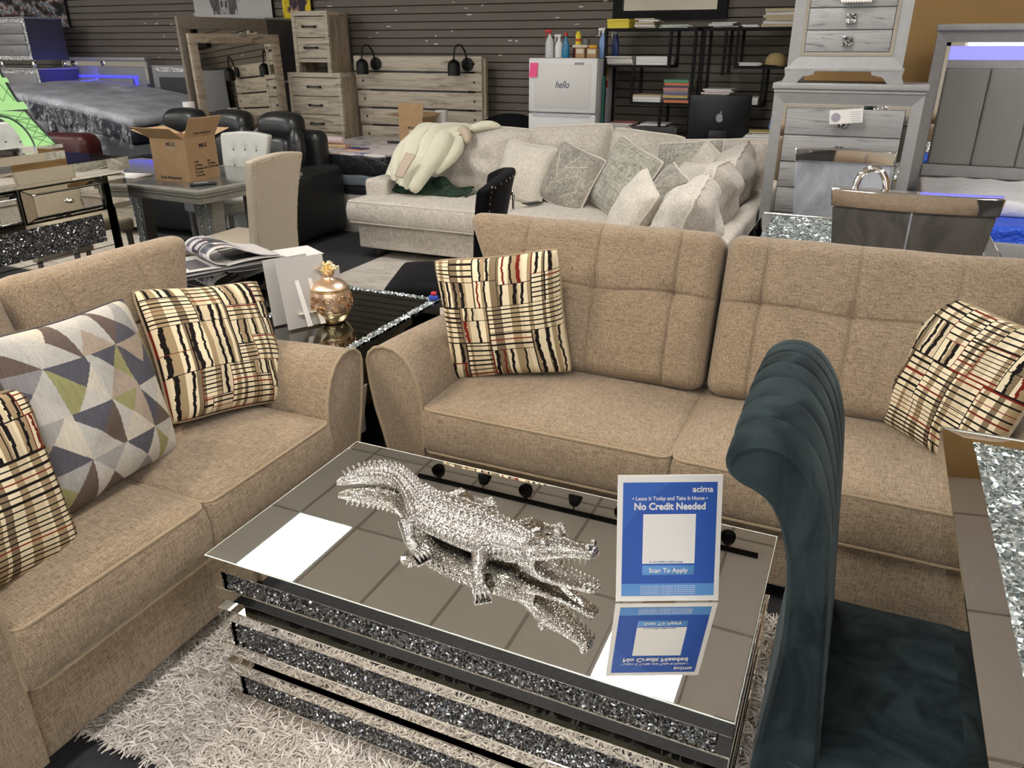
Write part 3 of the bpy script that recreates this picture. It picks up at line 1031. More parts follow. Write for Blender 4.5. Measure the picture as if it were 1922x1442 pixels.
# ================================================================== TEAL CHAIR
def teal_chair():
    t = thing('dining_chair', 'teal velvet dining chair with channelled scroll back, tucked under the crystal-topped table', 'chair', (0, 1.325, 0))
    # profile x,z ; front side first, then over the scroll and down the back
    pr = [(.098, .40), (.087, .50), (.074, .62), (.064, .72), (.056, .80), (.048, .87), (.040, .93), (.026, .985), (.006, 1.035), (-.022, 1.072), (-.052, 1.090), (-.085, 1.090),
          (-.113, 1.072), (-.126, 1.045), (-.122, 1.018), (-.102, 1.000), (-.078, .990), (-.056, .972), (-.038, .940), (-.024, .895), (-.013, .84), (-.006, .77), (-.004, .68), (-.008, .60), (-.014, .50), (-.018, .38), (-.018, .28)]
    # smooth resample
    def cr(t_):
        i = min(int(t_), len(pr) - 2); f = t_ - i
        a = [pr[max(0, i - 1)], pr[i], pr[i + 1], pr[min(len(pr) - 1, i + 2)]]
        return [.5 * (2 * a[1][k] + (-a[0][k] + a[2][k]) * f + (2 * a[0][k] - 5 * a[1][k] + 4 * a[2][k] - a[3][k]) * f * f + (-a[0][k] + 3 * a[1][k] - 3 * a[2][k] + a[3][k]) * f ** 3) for k in range(2)]
    m = 110
    P = [cr((len(pr) - 1) * i / (m - 1)) for i in range(m)]
    nrm = []
    for i in range(m):
        a, b = P[max(0, i - 1)], P[min(m - 1, i + 1)]
        d = (b[0] - a[0], b[1] - a[1]); L = math.hypot(*d)
        nrm.append((d[1] / L, -d[0] / L))
    hw = .245
    ny = 140
    def fn(a, b):
        y = -hw + 2 * hw * a
        i = min(m - 1, int(b * (m - 1) + .5))
        p, nn = P[i], nrm[i]
        q = (y + hw) / (2 * hw) * 7
        fr = abs(q - round(q)) * (2 * hw / 7)
        g = -.0036 * math.exp(-(fr / .0042) ** 2) - .0012 * math.exp(-(fr / .014) ** 2) if .3 < q < 6.7 else 0
        ed = min(y + hw, hw - y)
        g -= .010 * math.exp(-(ed / .007) ** 1.5)
        if b > .62: g *= .12 if .3 < q < 6.7 else 1
        arch = -.030 * (y / hw) ** 2 * max(0, (p[1] - .85) / .25)
        return (p[0] - nn[0] * g, y, p[1] - nn[1] * g + arch) if False else (p[0] + nn[0] * -g * -1, y, p[1] + nn[1] * g + arch)
    mb = MB().grid(ny, m - 1, fn)
    # side panels closing the loft
    for a in (0., 1.):
        ring = [fn(a, i / (m - 1)) for i in range(m)]
        vs = ring; k = len(vs)
        fs = []
        # pair front and back points as strips
        i, j = 0, m - 1
        while i + 1 < j:
            fs.append((i, i + 1, j)); fs.append((i + 1, j - 1, j)) if i + 1 < j - 1 else None
            i += 1; j -= 1
        mb.add(vs, [f for f in fs if f])
    o = mb.build('backrest', M['teal'], t, angle=50)
    for a in (0., 1.):
        p = MB()
        p.tube([Vector(fn(a, i / (m - 1))) + Vector((0, .003 if a == 0 else -.003, 0)) for i in range(0, m, 2)], .0042, 6)
        p.build('piping', M['teal'], o)
    # seat
    def sf(x, y, z, a):
        if z > 0: z += .018 * (1 - (x / a[0]) ** 4) * (1 - (y / a[1]) ** 4)
        y *= 1 + .04 * (x / a[0])
        return [x, y, z]
    so = MB().rbox(.03, .50, -.245, .245, .385, .478, .02, 4, (10, 10, 2), sf).build('seat', M['teal'], t, angle=180)
    sp = MB()
    for z in (.462, .400):
        sp.tube(loop_pts(.032, .498, -.247, .247, z, .02), .004, 6, closed=True)
    sp.build('piping', M['teal'], so)
    MB().rbox(-.018, .06, -.245, .245, .27, .40, .012, 2).build('apron', M['teal'], t)
    for y in (-.21, .21):
        MB().tube([(.012, y, .30), (-.0, y, .15), (-.018, y * 1.05, 0)], [.018, .015, .011], 12).build('leg', M['chrome'], t)
        MB().tube([(.45, y, .39), (.46, y, .2), (.47, y, 0)], [.018, .014, .011], 12).build('leg', M['chrome'], t)
teal_chair()

# ================================================================== CRYSTAL DINING TABLES
def crystal_table(label, x0, x1, y0, y1, ztop, seed, cell, strip=.062):
    t = thing('dining_table', label, 'table', ((x0 + x1) / 2, (y0 + y1) / 2, 0))
    w, d = (x1 - x0) / 2, (y1 - y0) / 2
    # mitred mirror frame
    for (ax, ay, bx, by, px_, py_) in ((-w, -d, w, -d, 0, 1), (w, -d, w, d, -1, 0), (w, d, -w, d, 0, -1), (-w, d, -w, -d, 1, 0)):
        mb = MB()
        s = strip
        ux, uy = (bx - ax), (by - ay); L = math.hypot(ux, uy); ux /= L; uy /= L
        g = .0008
        o1 = (ax + ux * g, ay + uy * g); o2 = (bx - ux * g, by - uy * g)
        i1 = (ax + ux * (s + g) + px_ * s, ay + uy * (s + g) + py_ * s); i2 = (bx - ux * (s + g) + px_ * s, by - uy * (s + g) + py_ * s)
        pts = [o1, o2, i2, i1]
        # slightly bevelled outwards
        zs = [ztop - .004, ztop - .004, ztop, ztop]
        vs = [(p[0], p[1], z) for p, z in zip(pts, zs)] + [(p[0], p[1], ztop - .022) for p in pts]
        mb.add(vs, [(0, 1, 2, 3), (7, 6, 5, 4), (0, 4, 5, 1), (1, 5, 6, 2), (2, 6, 7, 3), (3, 7, 4, 0)])
        mb.build('mirror_frame', M['mirror'], t, smooth=False)
    MB().tube([(-w, -d, ztop - .003), (w, -d, ztop - .003), (w, d, ztop - .003), (-w, d, ztop - .003)], .0022, 6, closed=True).build('edge_glass', M['mirror_edge'], t)
    crystals(2 * (w - strip), 2 * (d - strip), cell, cell * .9, 'crystal_inlay', M['crystal'], t, 'up', seed, (0, 0, ztop - .014))
    # mirrored apron
    for a in ((-w + .004, -w + .010, -d + .004, d - .004), (w - .010, w - .004, -d + .004, d - .004), (-w + .01, w - .01, -d + .004, -d + .010), (-w + .01, w - .01, d - .010, d - .004)):
        MB().box(*a, ztop - .10, ztop - .022).build('apron', M['mirror'], t, smooth=False)
    p = MB(); p.rbox(-.13, .13, -.13, .13, .06, ztop - .10, .004, 1)
    p.build('pedestal', M['mirror'], t, smooth=False)
    MB().rbox(-.25, .25, -.25, .25, 0, .06, .004, 1).build('foot_plate', M['mirror'], t, smooth=False)
    return t
crystal_table('mirror-edged dining table with crushed crystal top at the right front', .262, 2.06, .862, 1.932, .770, 31, .0068)
crystal_table('crystal-topped dining table beyond the tan sofa, between two chairs', -.475, .595, 3.40, 4.46, .770, 32, .0095)
# ================================================================== END TABLE, PINEAPPLE JAR, FRAMES, CATALOGUE
def end_table():
    t = thing('end_table', 'black glass end table edged with crystals, in the corner between loveseat and sofa', 'side table', (-1.965, 2.572, 0))
    w, d, z = .30, .418, .545
    MB().box(-w, w, -d, d, z - .03, z - .004).build('table_top', M['mirror_dark'], t, smooth=False)
    MB().box(-w + .055, w - .055, -d + .055, d - .055, z - .004, z).build('glass_inlay', M['smoked'], t, smooth=False)
    for (x0, x1, y0, y1) in ((-w + .012, w - .012, -d + .012, -d + .05), (-w + .012, w - .012, d - .05, d - .012), (-w + .012, -w + .05, -d + .055, d - .055), (w - .05, w - .012, -d + .055, d - .055)):
        crystals(x1 - x0, y1 - y0, .007, .008, 'crystal_border', M['crystal'], t, 'up', int(x0 * 100), ((x0 + x1) / 2, (y0 + y1) / 2, z - .003))
    MB().box(-w + .02, w - .02, -d + .02, d - .02, .06, z - .03).build('cabinet_body', M['mirror_dark'], t, smooth=False)
    MB().box(-w + .03, w - .03, -d + .03, d - .03, 0, .06).build('plinth', M['black'], t, smooth=False)
end_table()

def pineapple():
    t = thing('pineapple_jar', 'rose gold pineapple jar with scroll relief, on the black end table', 'jar', (-1.945, 2.515, .5455))
    body = [(.001, 0), (.036, 0), (.044, .004), (.056, .018), (.066, .040), (.072, .068), (.0735, .098), (.071, .124), (.066, .140)]
    MB().lathe(body, 40).build('jar_body', M['gold'], t)
    MB().lathe([(.0455, .003), (.058, .018), (.068, .040), (.0722, .056), (.072, .057), (.067, .041), (.0575, .019)], 40, caps=False).build('base_glaze', M['palegold'], t)
    l = MB().lathe([(.066, .139), (.0675, .144), (.066, .150), (.062, .158), (.052, .169), (.036, .179), (.020, .185), (.016, .192), (.018, .204), (.001, .206)], 36).build('lid', M['gold'], t)
    for k in range(2):
        MB().tube([((.0680 - .001 * k) * math.cos(R(a)), (.0680 - .001 * k) * math.sin(R(a)), .142 + .007 * k) for a in range(0, 360, 12)], .0028, 6, closed=True).build('rim_band', M['palegold'], t)
    for i in range(9):
        for row, z0 in ((0, .072), (1, .108)):
            a0 = 2 * math.pi * (i + .5 * row) / 9
            pts = []
            for k in range(26):
                q = k / 25; th = q * 2 * math.pi * 1.30; r = .0175 * (1 - .72 * q)
                dz, da = r * math.sin(th), r * math.cos(th) / .07
                z = z0 + dz
                rr = .0750 - max(0, z - .1) * .12 - max(0, .072 - z) * .22
                pts.append((rr * math.cos(a0 + da), rr * math.sin(a0 + da), z))
            MB().tube(pts, .0024, 6).build('scroll', M['goldcore'], t)
    for i in range(13):
        inner = i > 7
        a = 2 * math.pi * i / 8 if not inner else 2 * math.pi * (i + .4) / 5
        h, o0, out = (.056, .004, .016) if inner else (.046, .012, .030)
        def fn(u, v):
            s_ = (u - .5) * 2
            w = .0155 * max(.08, math.sin(math.pi * (.22 + v * .76))) ** .6
            x = o0 + out * v ** 1.5 - .004 * s_ * s_
            y = w * s_
            z = .196 + h * (v - .30 * max(0, v - .7) * (0 if inner else 2.2))
            return (x * math.cos(a) - y * math.sin(a), x * math.sin(a) + y * math.cos(a), z)
        o = MB().grid(6, 10, fn).build('leaf', M['palegold'], t, angle=180)
        sm = o.modifiers.new('thick', 'SOLIDIFY'); sm.thickness = .0025
pineapple()
bpy.data.objects['pineapple_jar'].scale = (1.2, 1.2, 1.0)

def easel_card(label, c, yaw, lean, w, h, easel=True):
    s = thing('sign_card', label, 'sign')
    pose(s, c, yaw, lean, 0)
    pale = plain('card_back', (.56, .55, .54), .55)
    MB().rbox(-w / 2, w / 2, -.0015, .0015, -h / 2, h / 2, .0008, 1).build('board', pale, s, smooth=False)
    if easel:
        for x in (-.028, .028):
            MB().add([(x - .008, -.002, .05), (x + .008, -.002, .05), (x + .016, -.045, -h / 2 + .004), (x - .006, -.045, -h / 2 + .004),
                      (x - .008, .000, .05), (x + .008, .000, .05), (x + .016, -.042, -h / 2 + .004), (x - .006, -.042, -h / 2 + .004)],
                     [(0, 1, 2, 3), (7, 6, 5, 4), (0, 4, 5, 1), (1, 5, 6, 2), (2, 6, 7, 3), (3, 7, 4, 0)]).build('easel_leg', M['paper'], s, smooth=False)
        MB().box(-.05, .05, -.030, -.003, -h / 2 + .055, -h / 2 + .058).build('easel_tie', M['paper'], s, smooth=False)
easel_card('large pale counter card seen from behind with white easel, beside the pineapple jar', (-2.00, 2.43, .690), 62, -12, .20, .28)
easel_card('pale counter card standing just behind the large one on the end table', (-2.085, 2.44, .685), 64, -8, .19, .27, False)
easel_card('small pale card at the back of the end table behind the jar', (-2.02, 2.60, .650), 60, -6, .13, .19, False)

def console():
    t = thing('console_table', 'black glass console table behind the loveseat, carrying the open sample book', 'console table', (-2.89, 2.95, 0))
    MB().rbox(-.40, .36, -.47, .20, .595, .625, .003, 1).build('table_top', M['mirror_dark'], t, smooth=False)
    MB().box(-.37, .33, -.44, .17, .0, .595).build('body', M['mirror_dark'], t, smooth=False)
console()
t = thing('brochure_holder', "small clear brochure holder on the end table's side, in the gap between the sofas", 'holder', (-1.664, 2.19, .24))
for a in ((0, .003, -.03, .03, 0, .15), (.055, .058, -.03, .03, 0, .10), (.003, .055, -.03, .03, 0, .003)):
    MB().box(*a).build('panel', plain('clear_acrylic', (.5, .5, .5), .1, alpha=.35), t, smooth=False)
for k in range(3):
    o = thing('brochure', 'thin pale brochure in the holder between the two tan sofas', 'brochure', (-1.652 + .016 * k, 2.19, .2435), 0, 'brochures between the sofas')
    o.rotation_euler = (0, R(4 + 3 * k), 0)
    MB().box(0, .003, -.027, .027, .0, .20).build('sheets', M['paper2'], o, smooth=False)
o = thing('sweet_wrapper', 'tiny red and blue wrapper on the far corner of the end table', 'wrapper', (-1.70, 2.945, .5465), 20)
MB().rbox(-.022, .022, -.012, .012, 0, .022, .008, 2).build('wrapper', plain('blue_foil', (.03, .08, .55), .25), o)
MB().rbox(-.012, .014, -.010, .014, .0215, .038, .006, 2).build('red_end', plain('red_foil', (.6, .04, .06), .25), o)
def catalogue():
    t = thing('sample_book', 'thick ring-bound furniture catalogue lying open on the console table', 'catalogue', (-2.86, 2.80, .6255), 66)
    MB().rbox(-.33, .33, -.17, .17, 0, .006, .003, 1).build('cover', plain('clear_cover', (.25, .25, .26), .2), t)
    def page(x0, x1, z, lift, curl, name, m):
        def fn(a, b):
            x = x0 + (x1 - x0) * a; y = -.15 + .30 * b
            zz = z + lift * math.sin(math.pi * min(1, a * 1.02)) ** .8
            return (x, y, zz)
        o = MB().grid(20, 4, fn).build(name, m, t, angle=180)
        s = o.modifiers.new('thick', 'SOLIDIFY'); s.thickness = .004; s.offset = -1
        return o
    page(.02, .31, .016, .010, 0, 'page_block', M['paper'])
    page(-.31, -.01, .014, .004, 0, 'page_block', M['paper'])
    # a bunch of leaves rolled over the rings
    pic = MB(); pic.cols = []
    g = random.Random(4)
    cells = [[g.choice([(.62, .56, .60), (.50, .45, .50), (.08, .09, .11), (.70, .64, .64), (.35, .30, .36), (.75, .70, .68), (.05, .05, .06)]) for _ in range(9)] for _ in range(6)]
    A = 26; B = 40
    RP = [(.010, .020), (-.030, .030), (-.062, .055), (-.060, .085), (-.020, .108), (.050, .104), (.130, .070), (.210, .040), (.290, .028)]
    def roll(a, b):
        t_ = a * (len(RP) - 1.0001); i = int(t_); f = t_ - i
        q = [RP[max(0, i - 1)], RP[i], RP[i + 1], RP[min(len(RP) - 1, i + 2)]]
        x, z = [.5 * (2 * q[1][k] + (-q[0][k] + q[2][k]) * f + (2 * q[0][k] - 5 * q[1][k] + 4 * q[2][k] - q[3][k]) * f * f + (-q[0][k] + 3 * q[1][k] - 3 * q[2][k] + q[3][k]) * f ** 3) for k in range(2)]
        return (x, -.15 + .30 * b, z)
    pic.grid(A, B, roll)
    for j in range(B):
        for i in range(A):
            a, b = i / A, j / B
            if a < .12 or a > .70 or b < .06 or b > .94: c = (.74, .70, .68)
            elif int(b * 30) % 10 == 0: c = (.72, .66, .66)
            else: c = cells[int(a * 5.9)][int(b * 8.9)]
            pic.cols.append(c)
    o = pic.build('turned_leaves', painted('printed_page', .35), t, angle=180)
    s = o.modifiers.new('thick', 'SOLIDIFY'); s.thickness = .006; s.offset = -1
    for y in (-.10, 0, .10):
        MB().tube([(.012 * math.cos(R(a)), y, .018 + .020 * math.sin(R(a))) for a in range(-20, 201, 20)], .0018, 6).build('ring', M['chrome'], t)
    for k, (x0, x1, y0, y1, c) in enumerate(((.06, .27, -.11, -.01, (.03, .03, .04)), (.08, .20, .02, .12, (.45, .40, .42)), (-.28, -.18, -.12, .02, (.40, .36, .40)), (-.15, -.05, -.12, .06, (.12, .11, .13)))):
        MB().box(x0, x1, y0, y1, .0265 if x0 > 0 else .0185, .0275 if x0 > 0 else .0195).build('picture', plain('page_print_%d' % k, c, .4), t, smooth=False)
catalogue()
for k, (x, y, rz, lb, z) in enumerate(((-2.66, 3.10, 60, 'loose white sheet lying under the open catalogue, poking out to the right', .6262),)):
    o = thing('paper_sheet', lb, 'paper', (x, y, z), rz)
    MB().box(-.17, .17, -.11, .11, -.0005, .0).build('sheet', M['paper'], o, smooth=False)
    o.location.z = z

def nailed_back(t, P, w0, w1, z0, z1, mat, T, name='backrest'):
    pass

# ================================================================== BLACK ACCENT CHAIR (ring on its back)
def black_chair(name, label, loc, rz, wing=.05, ring=True):
    t = thing(name, label, 'chair', loc, rz)      # local front is -y
    hw, z0, z1 = .25, .40, 1.0
    def fn(a, b, off):
        u = 2 * a - 1
        w = hw * (.86 + .16 * b ** 1.5)
        x = w * u
        y = .20 + .06 * b + .035 * b * b - wing * 1.2 * u * u * (.4 + .6 * b)
        z = z0 + (z1 - z0) * b - .06 * abs(u) ** 2.5 * b ** 6 + .0
        return (x, y + off, z)
    N = 24
    f1 = [fn(i / N, j / N, 0) for j in range(N + 1) for i in range(N + 1)]
    f2 = [fn(i / N, j / N, .055) for j in range(N + 1) for i in range(N + 1)]
    fs = []
    for j in range(N):
        for i in range(N):
            a = j * (N + 1) + i
            fs.append((a, a + 1, a + N + 2, a + N + 1)); K = len(f1); fs.append((a + K + N + 1, a + K + N + 2, a + K + 1, a + K))
    K = len(f1)
    bd = [i for i in range(N + 1)] + [j * (N + 1) + N for j in range(1, N + 1)] + [N * (N + 1) + i for i in range(N - 1, -1, -1)] + [j * (N + 1) for j in range(N - 1, 0, -1)]
    for i in range(len(bd)):
        a, b = bd[i], bd[(i + 1) % len(bd)]
        fs.append((a, a + K, b + K, b))
    bo = MB().add(f1 + f2, fs).build('backrest', M['blackvelvet'], t, bevel=.012)
    n = MB()
    pts = [fn(.035, k / 16, .056) for k in range(1, 17)] + [fn(k / 14, .965, .056) for k in range(1, 14)] + [fn(.965, 1 - k / 16, .056) for k in range(0, 16)]
    for i, p in enumerate(pts):
        MB().sphere((p[0], p[1] + .001, p[2]), .0068, 4, (1, .6, 1)).build('nailhead', M['chrome'], bo)
    if ring:
        p = fn(.5, .80, .056)
        MB().sphere((p[0], p[1] + .004, p[2] + .01), .016, 6, (1, .7, 1)).build('ring_mount', M['chrome'], bo)
        MB().tube([(p[0] + .038 * math.sin(R(a)), p[1] + .012, p[2] - .03 + .042 * math.cos(R(a))) for a in range(0, 360, 20)], .0045, 8, closed=True).build('ring_pull', M['chrome'], bo)
    def sf(x, y, z, a):
        if z > 0: z += .03 * (1 - (x / a[0]) ** 4) * (1 - (y / a[1]) ** 4)
        return [x, y, z]
    so = MB().rbox(-.25, .25, -.27, .22, .37, .47, .03, 4, (8, 8, 2), sf).build('seat', M['blackvelvet'], t, angle=180)
    for i in range(20):
        for (x, y) in ((-.24 + .48 * i / 19, -.271),):
            MB().sphere((x, y, .385), .005, 4).build('nailhead', M['chrome'], so)
    for x in (-.21, .21):
        for y, s in ((-.22, -.01), (.20, .05)):
            MB().tube([(x, y, .38), (x, y + s, 0)], [.022, .014], 8).build('leg', M['darkfoot'], t)
    return t
o = black_chair('accent_chair', 'black velvet chair with silver nailheads and ring pull, behind the tan sofa', (-1.95, 3.52, 0), -70, .09)
o.scale = (1.06, 1.06, 1.04)
o = black_chair('accent_chair', 'black chair with nailheads and ring pull, beside the white fridge', (-3.22, 7.05, 0.05), 12)
o.location.z = 0

# ================================================================== IVORY SECTIONAL
def sectional():
    s = thing('sectional_sofa', 'large ivory chenille corner sofa heaped with loose cushions, in the middle of the showroom', 'sofa', (-2.2, 5.2, 0))
    ox, oy = -2.2, 5.2
    def rb(name, x0, x1, y0, y1, z0, z1, r=.03, seg=3, n=None, fn=None, mat='cream'):
        return MB().rbox(x0 - ox, x1 - ox, y0 - oy, y1 - oy, z0, z1, r, seg, n, fn).build(name, M[mat], s, angle=70)
    rb('base', -3.72, -.64, 5.26, 6.28, .085, .29, .02)
    rb('wing_base', -1.62, -.64, 3.95, 5.30, .085, .29, .02)
    rb('arm', -3.74, -3.52, 5.42, 6.35, .20, .615, .035, 4)
    rb('back_frame', -3.74, -.60, 6.16, 6.38, .20, .70, .04)
    rb('wing_back_frame', -.72, -.598, 3.95, 6.38, .20, .655, .035)
    rb('wing_arm', -1.62, -.598, 3.93, 4.12, .20, .60, .035)
    for (x0, x1, y0, y1) in ((-3.76, -2.38, 5.19, 6.15), (-2.37, -1.63, 5.19, 6.15), (-1.62, -.67, 5.19, 6.15), (-1.64, -.67, 4.13, 5.18)):
        seat_cushion(s, x0 - ox, x1 - ox, y0 - oy, y1 - oy, .30, .475, M['cream'], M['cream_pipe'], .035, .02, pr=.007)
    # loose back cushions: c, yaw, lean, w, h, t
    backs = [(-2.93, 6.03, .725, 0, -12, .92, .58, .34), (-2.18, 6.06, .735, 0, -10, .70, .62, .34), (-1.60, 6.08, .725, 0, -12, .60, .58, .32), (-1.02, 6.06, .70, 3, -14, .84, .57, .32),
             (-.84, 5.55, .71, -86, -14, .78, .56, .30), (-.86, 4.88, .70, -88, -16, .78, .56, .32), (-.87, 4.28, .68, -84, -20, .72, .54, .32)]
    for i, (x, y, z, yaw, lean, w, h, t_) in enumerate(backs):
        mb, fn = pillow_mesh(w, h, t_, 26, None, .035, i * 3, .035, -1)
        m2, _ = pillow_mesh(w, h, t_, 26, None, .035, i * 3 + 1, .035, 1)
        mb.add(m2.v, m2.f)
        e = bpy.data.objects.new('back_cushion', None)
        o = mb.build('back_cushion', M['cream'], s, recalc=False, angle=180)
        bpy.data.objects.remove(e)
        pose(o, (x - ox, y - oy, z), yaw, lean, (2, -4, 5, -3, 4, -5, 3)[i])
        pts = []
        n = 14
        for k in range(n): pts.append(fn(k / n, 0))
        for k in range(n): pts.append(fn(1, k / n))
        for k in range(n): pts.append(fn(1 - k / n, 1))
        for k in range(n): pts.append(fn(0, 1 - k / n))
        MB().tube([(p[0], .004 * math.sin(i_ * 1.7), p[2]) for i_, p in enumerate(pts)], .008, 6, closed=True).build('piping', M['cream_pipe'], o)
    for (x, y) in ((-3.60, 5.34), (-2.1, 5.34), (-3.60, 6.2), (-.7, 6.2), (-.7, 4.1), (-1.5, 4.1)):
        MB().cyl((x - ox, y - oy, 0), (x - ox, y - oy, .088), .03, .04, 4).build('foot', M['darkfoot'], s, smooth=False)
sectional()
GP = 'loose cushions on the ivory sectional'
for (lb, c, yaw, lean, roll, w, h, t_, mt) in (
    ('light ivory cushion at the left of the heap, next to the sage patterned one', (-2.46, 5.76, .685), -16, -22, 4, .52, .50, .20, 'cream_light'),
    ('sage cushion with pale leaf lines, second from the left in the heap', (-2.03, 5.64, .690), -22, -24, 14, .50, .48, .17, 'sage_leaf'),
    ('large sage cross-hatched cushion in the middle of the heap', (-1.60, 5.56, .715), -32, -26, 16, .56, .54, .17, 'sage'),
    ('ivory cushion leaning at the front right of the heap', (-1.27, 4.66, .675), -58, -28, 14, .48, .46, .16, 'cream_light'),
    ('sage leaf cushion behind the front ivory one', (-1.18, 5.05, .685), -60, -28, 8, .46, .46, .15, 'sage_leaf'),
    ('small ivory cushion near the inner corner of the sectional', (-1.10, 5.42, .685), -50, -26, -6, .44, .44, .14, 'cream_light'),
    ('ivory cushion tilted in the corner of the sectional', (-1.06, 5.72, .73), -40, -24, 20, .44, .46, .14, 'cream'),
    ('flat sage green cushion at the back corner of the sectional', (-1.20, 5.86, .78), -10, -28, -8, .52, .44, .12, 'sage')):
    sc = throw_pillow('scatter_cushion', lb, c, yaw, lean, roll, w, h, t_ + .04, M[mt], M['cream_pipe'], None, 26, GP, int(c[1] * 10), pr=.006, cat='cushion')
    if mt == 'sage_leaf':
        _, fn_ = pillow_mesh(w, h, t_ + .04, 26, None, .085, int(c[1] * 10), side=-1)
        for ln in (((.30, .10), (.40, .45), (.62, .88)), ((.40, .45), (.25, .70), (.16, .80)), ((.36, .30), (.58, .42), (.80, .60)), ((.50, .62), (.72, .70), (.86, .78)), ((.62, .12), (.78, .30), (.90, .36))):
            pts = []
            for k in range(13):
                q = k / 12
                a_ = tuple((1 - q) ** 2 * ln[0][m_] + 2 * q * (1 - q) * ln[1][m_] + q * q * ln[2][m_] for m_ in (0, 1))
                p_ = fn_(*a_); pts.append((p_[0], p_[1] - .001, p_[2]))
            MB().tube(pts, .0032, 4).build('leaf_line', M['cream_pipe'], sc)
o = thing('phone', 'black phone lying on the seat of the ivory sectional', 'phone', (-2.27, 5.48, .512), 60)
MB().rbox(-.075, .075, -.036, .036, 0, .01, .004, 2).build('case', M['black'], o)
# ================================================================== JACKET AND DARK CLOTH ON THE SECTIONAL
def cloth_sheet(name, rows, mat, parent, thick=.02, sub=2, folds=0., res=7, seed=0.):
    """control points -> smooth sheet with folds and thickness"""
    nr, nc = len(rows), len(rows[0])
    def cat(q, f):
        return [.5 * (2 * q[1][k] + (-q[0][k] + q[2][k]) * f + (2 * q[0][k] - 5 * q[1][k] + 4 * q[2][k] - q[3][k]) * f * f + (-q[0][k] + 3 * q[1][k] - 3 * q[2][k] + q[3][k]) * f ** 3) for k in range(3)]
    def along(r_, t):
        i = min(int(t), len(r_) - 2); f = t - i
        return cat([r_[max(0, i - 1)], r_[i], r_[i + 1], r_[min(len(r_) - 1, i + 2)]], f)
    def fn(a, b):
        p = along([along(r_, a * (nc - 1)) for r_ in rows], b * (nr - 1))
        if folds:
            q = abs(noise.noise(Vector((a * 3.4 + b * 1.8 + seed, b * 1.6, 1)))) - .2
            q2 = noise.noise(Vector((a * 11 + seed, b * 5, 4)))
            p = [p[0] + folds * .4 * q, p[1] - folds * (1.6 * q + .4 * q2), p[2] + folds * (1.0 * q + .3 * q2)]
        return p
    o = MB().grid((nc - 1) * res, (nr - 1) * res, fn).build(name, mat, parent, angle=180)
    m = o.modifiers.new('thick', 'SOLIDIFY'); m.thickness = thick; m.offset = 1
    return o
def jacket():
    t = thing('jacket', 'ivory fleece jacket with tan patch thrown over the arm and back of the sectional', 'jacket', (-3.3, 5.75, .5))
    g = random.Random(3)
    def P(x, y, z): return (x + 3.3 + g.uniform(-.012, .012), y - 5.75 + g.uniform(-.012, .012), z - .5 + g.uniform(-.008, .008))
    body = [[P(-3.52, 5.44, .655), P(-3.45, 5.41, .630), P(-3.38, 5.40, .590), P(-3.30, 5.38, .560)],
            [P(-3.53, 5.53, .730), P(-3.46, 5.47, .735), P(-3.37, 5.46, .700), P(-3.28, 5.44, .640)],
            [P(-3.52, 5.63, .820), P(-3.46, 5.57, .845), P(-3.34, 5.56, .800), P(-3.24, 5.53, .730)],
            [P(-3.50, 5.75, .920), P(-3.42, 5.70, .950), P(-3.31, 5.66, .900), P(-3.19, 5.66, .830)],
            [P(-3.46, 5.86, .985), P(-3.36, 5.82, 1.000), P(-3.26, 5.78, .970), P(-3.14, 5.76, .900)],
            [P(-3.38, 5.98, .985), P(-3.30, 5.96, 1.010), P(-3.18, 5.92, 1.000), P(-3.04, 5.88, .960)],
            [P(-3.34, 6.12, .940), P(-3.24, 6.12, .985), P(-3.10, 6.10, .990), P(-2.96, 6.06, .970)]]
    cloth_sheet('body', body, M['fleece'], t, .018, folds=.030, res=12)
    sl = MB(); sl.tube([P(-3.16, 5.82, .955), P(-3.14, 5.70, .87), P(-3.19, 5.58, .765), P(-3.24, 5.48, .660), P(-3.26, 5.42, .590), P(-3.285, 5.385, .548)], [.082, .090, .080, .070, .060, .052], 14)
    sl.build('sleeve', M['fleece'], t, subsurf=1)
    sl = MB(); sl.tube([P(-3.08, 5.86, .93), P(-3.04, 5.76, .83), P(-3.10, 5.64, .73), P(-3.16, 5.56, .66)], [.055, .060, .050, .02], 12)
    sl.build('sleeve', M['fleece'], t, subsurf=1)
    sl = MB(); sl.tube([P(-3.02, 5.94, .985), P(-2.93, 5.95, 1.02), P(-2.85, 6.0, 1.02), P(-2.78, 6.04, .99)], [.035, .042, .038, .02], 10)
    sl.build('collar', M['fleece'], t, subsurf=1)
    sl = MB(); sl.tube([P(-3.08, 5.90, .99), P(-3.00, 5.86, .95), P(-2.98, 5.80, .88)], [.055, .05, .02], 10)
    sl.build('lining', M['patch'], t, subsurf=1)
    cloth_sheet('pocket_patch', [[P(-3.375, 5.335, .665), P(-3.300, 5.325, .650)], [P(-3.345, 5.375, .745), P(-3.265, 5.365, .730)], [P(-3.315, 5.430, .840), P(-3.235, 5.425, .825)]], M['patch'], t, .01, res=5)
jacket()
def green_cloth():
    t = thing('scarf', 'dark green plaid scarf with fringe lying on the seat under the jacket', 'scarf', (-3.25, 5.55, .50))
    g = random.Random(8)
    rows = []
    for j in range(5):
        rows.append([(-.33 + .11 * i + g.uniform(-.02, .02), -.06 + .07 * j + g.uniform(-.02, .02), .012 + (.05 * g.random() if j > 0 else 0) + (.05 if 1 < i < 5 and j > 2 else 0)) for i in range(7)])
    cloth_sheet('cloth', rows, M['greencloth'], t, .012, folds=.03)
    for k in range(16):
        a = g.uniform(-.9, .7)
        MB().tube([(.30, -.02 + k * .013, .02), (.36, -.03 + k * .014 + a * .01, .03), (.40, -.03 + k * .014 + a * .02, .012)], .003, 4).build('fringe', M['greencloth'], t)
green_cloth()

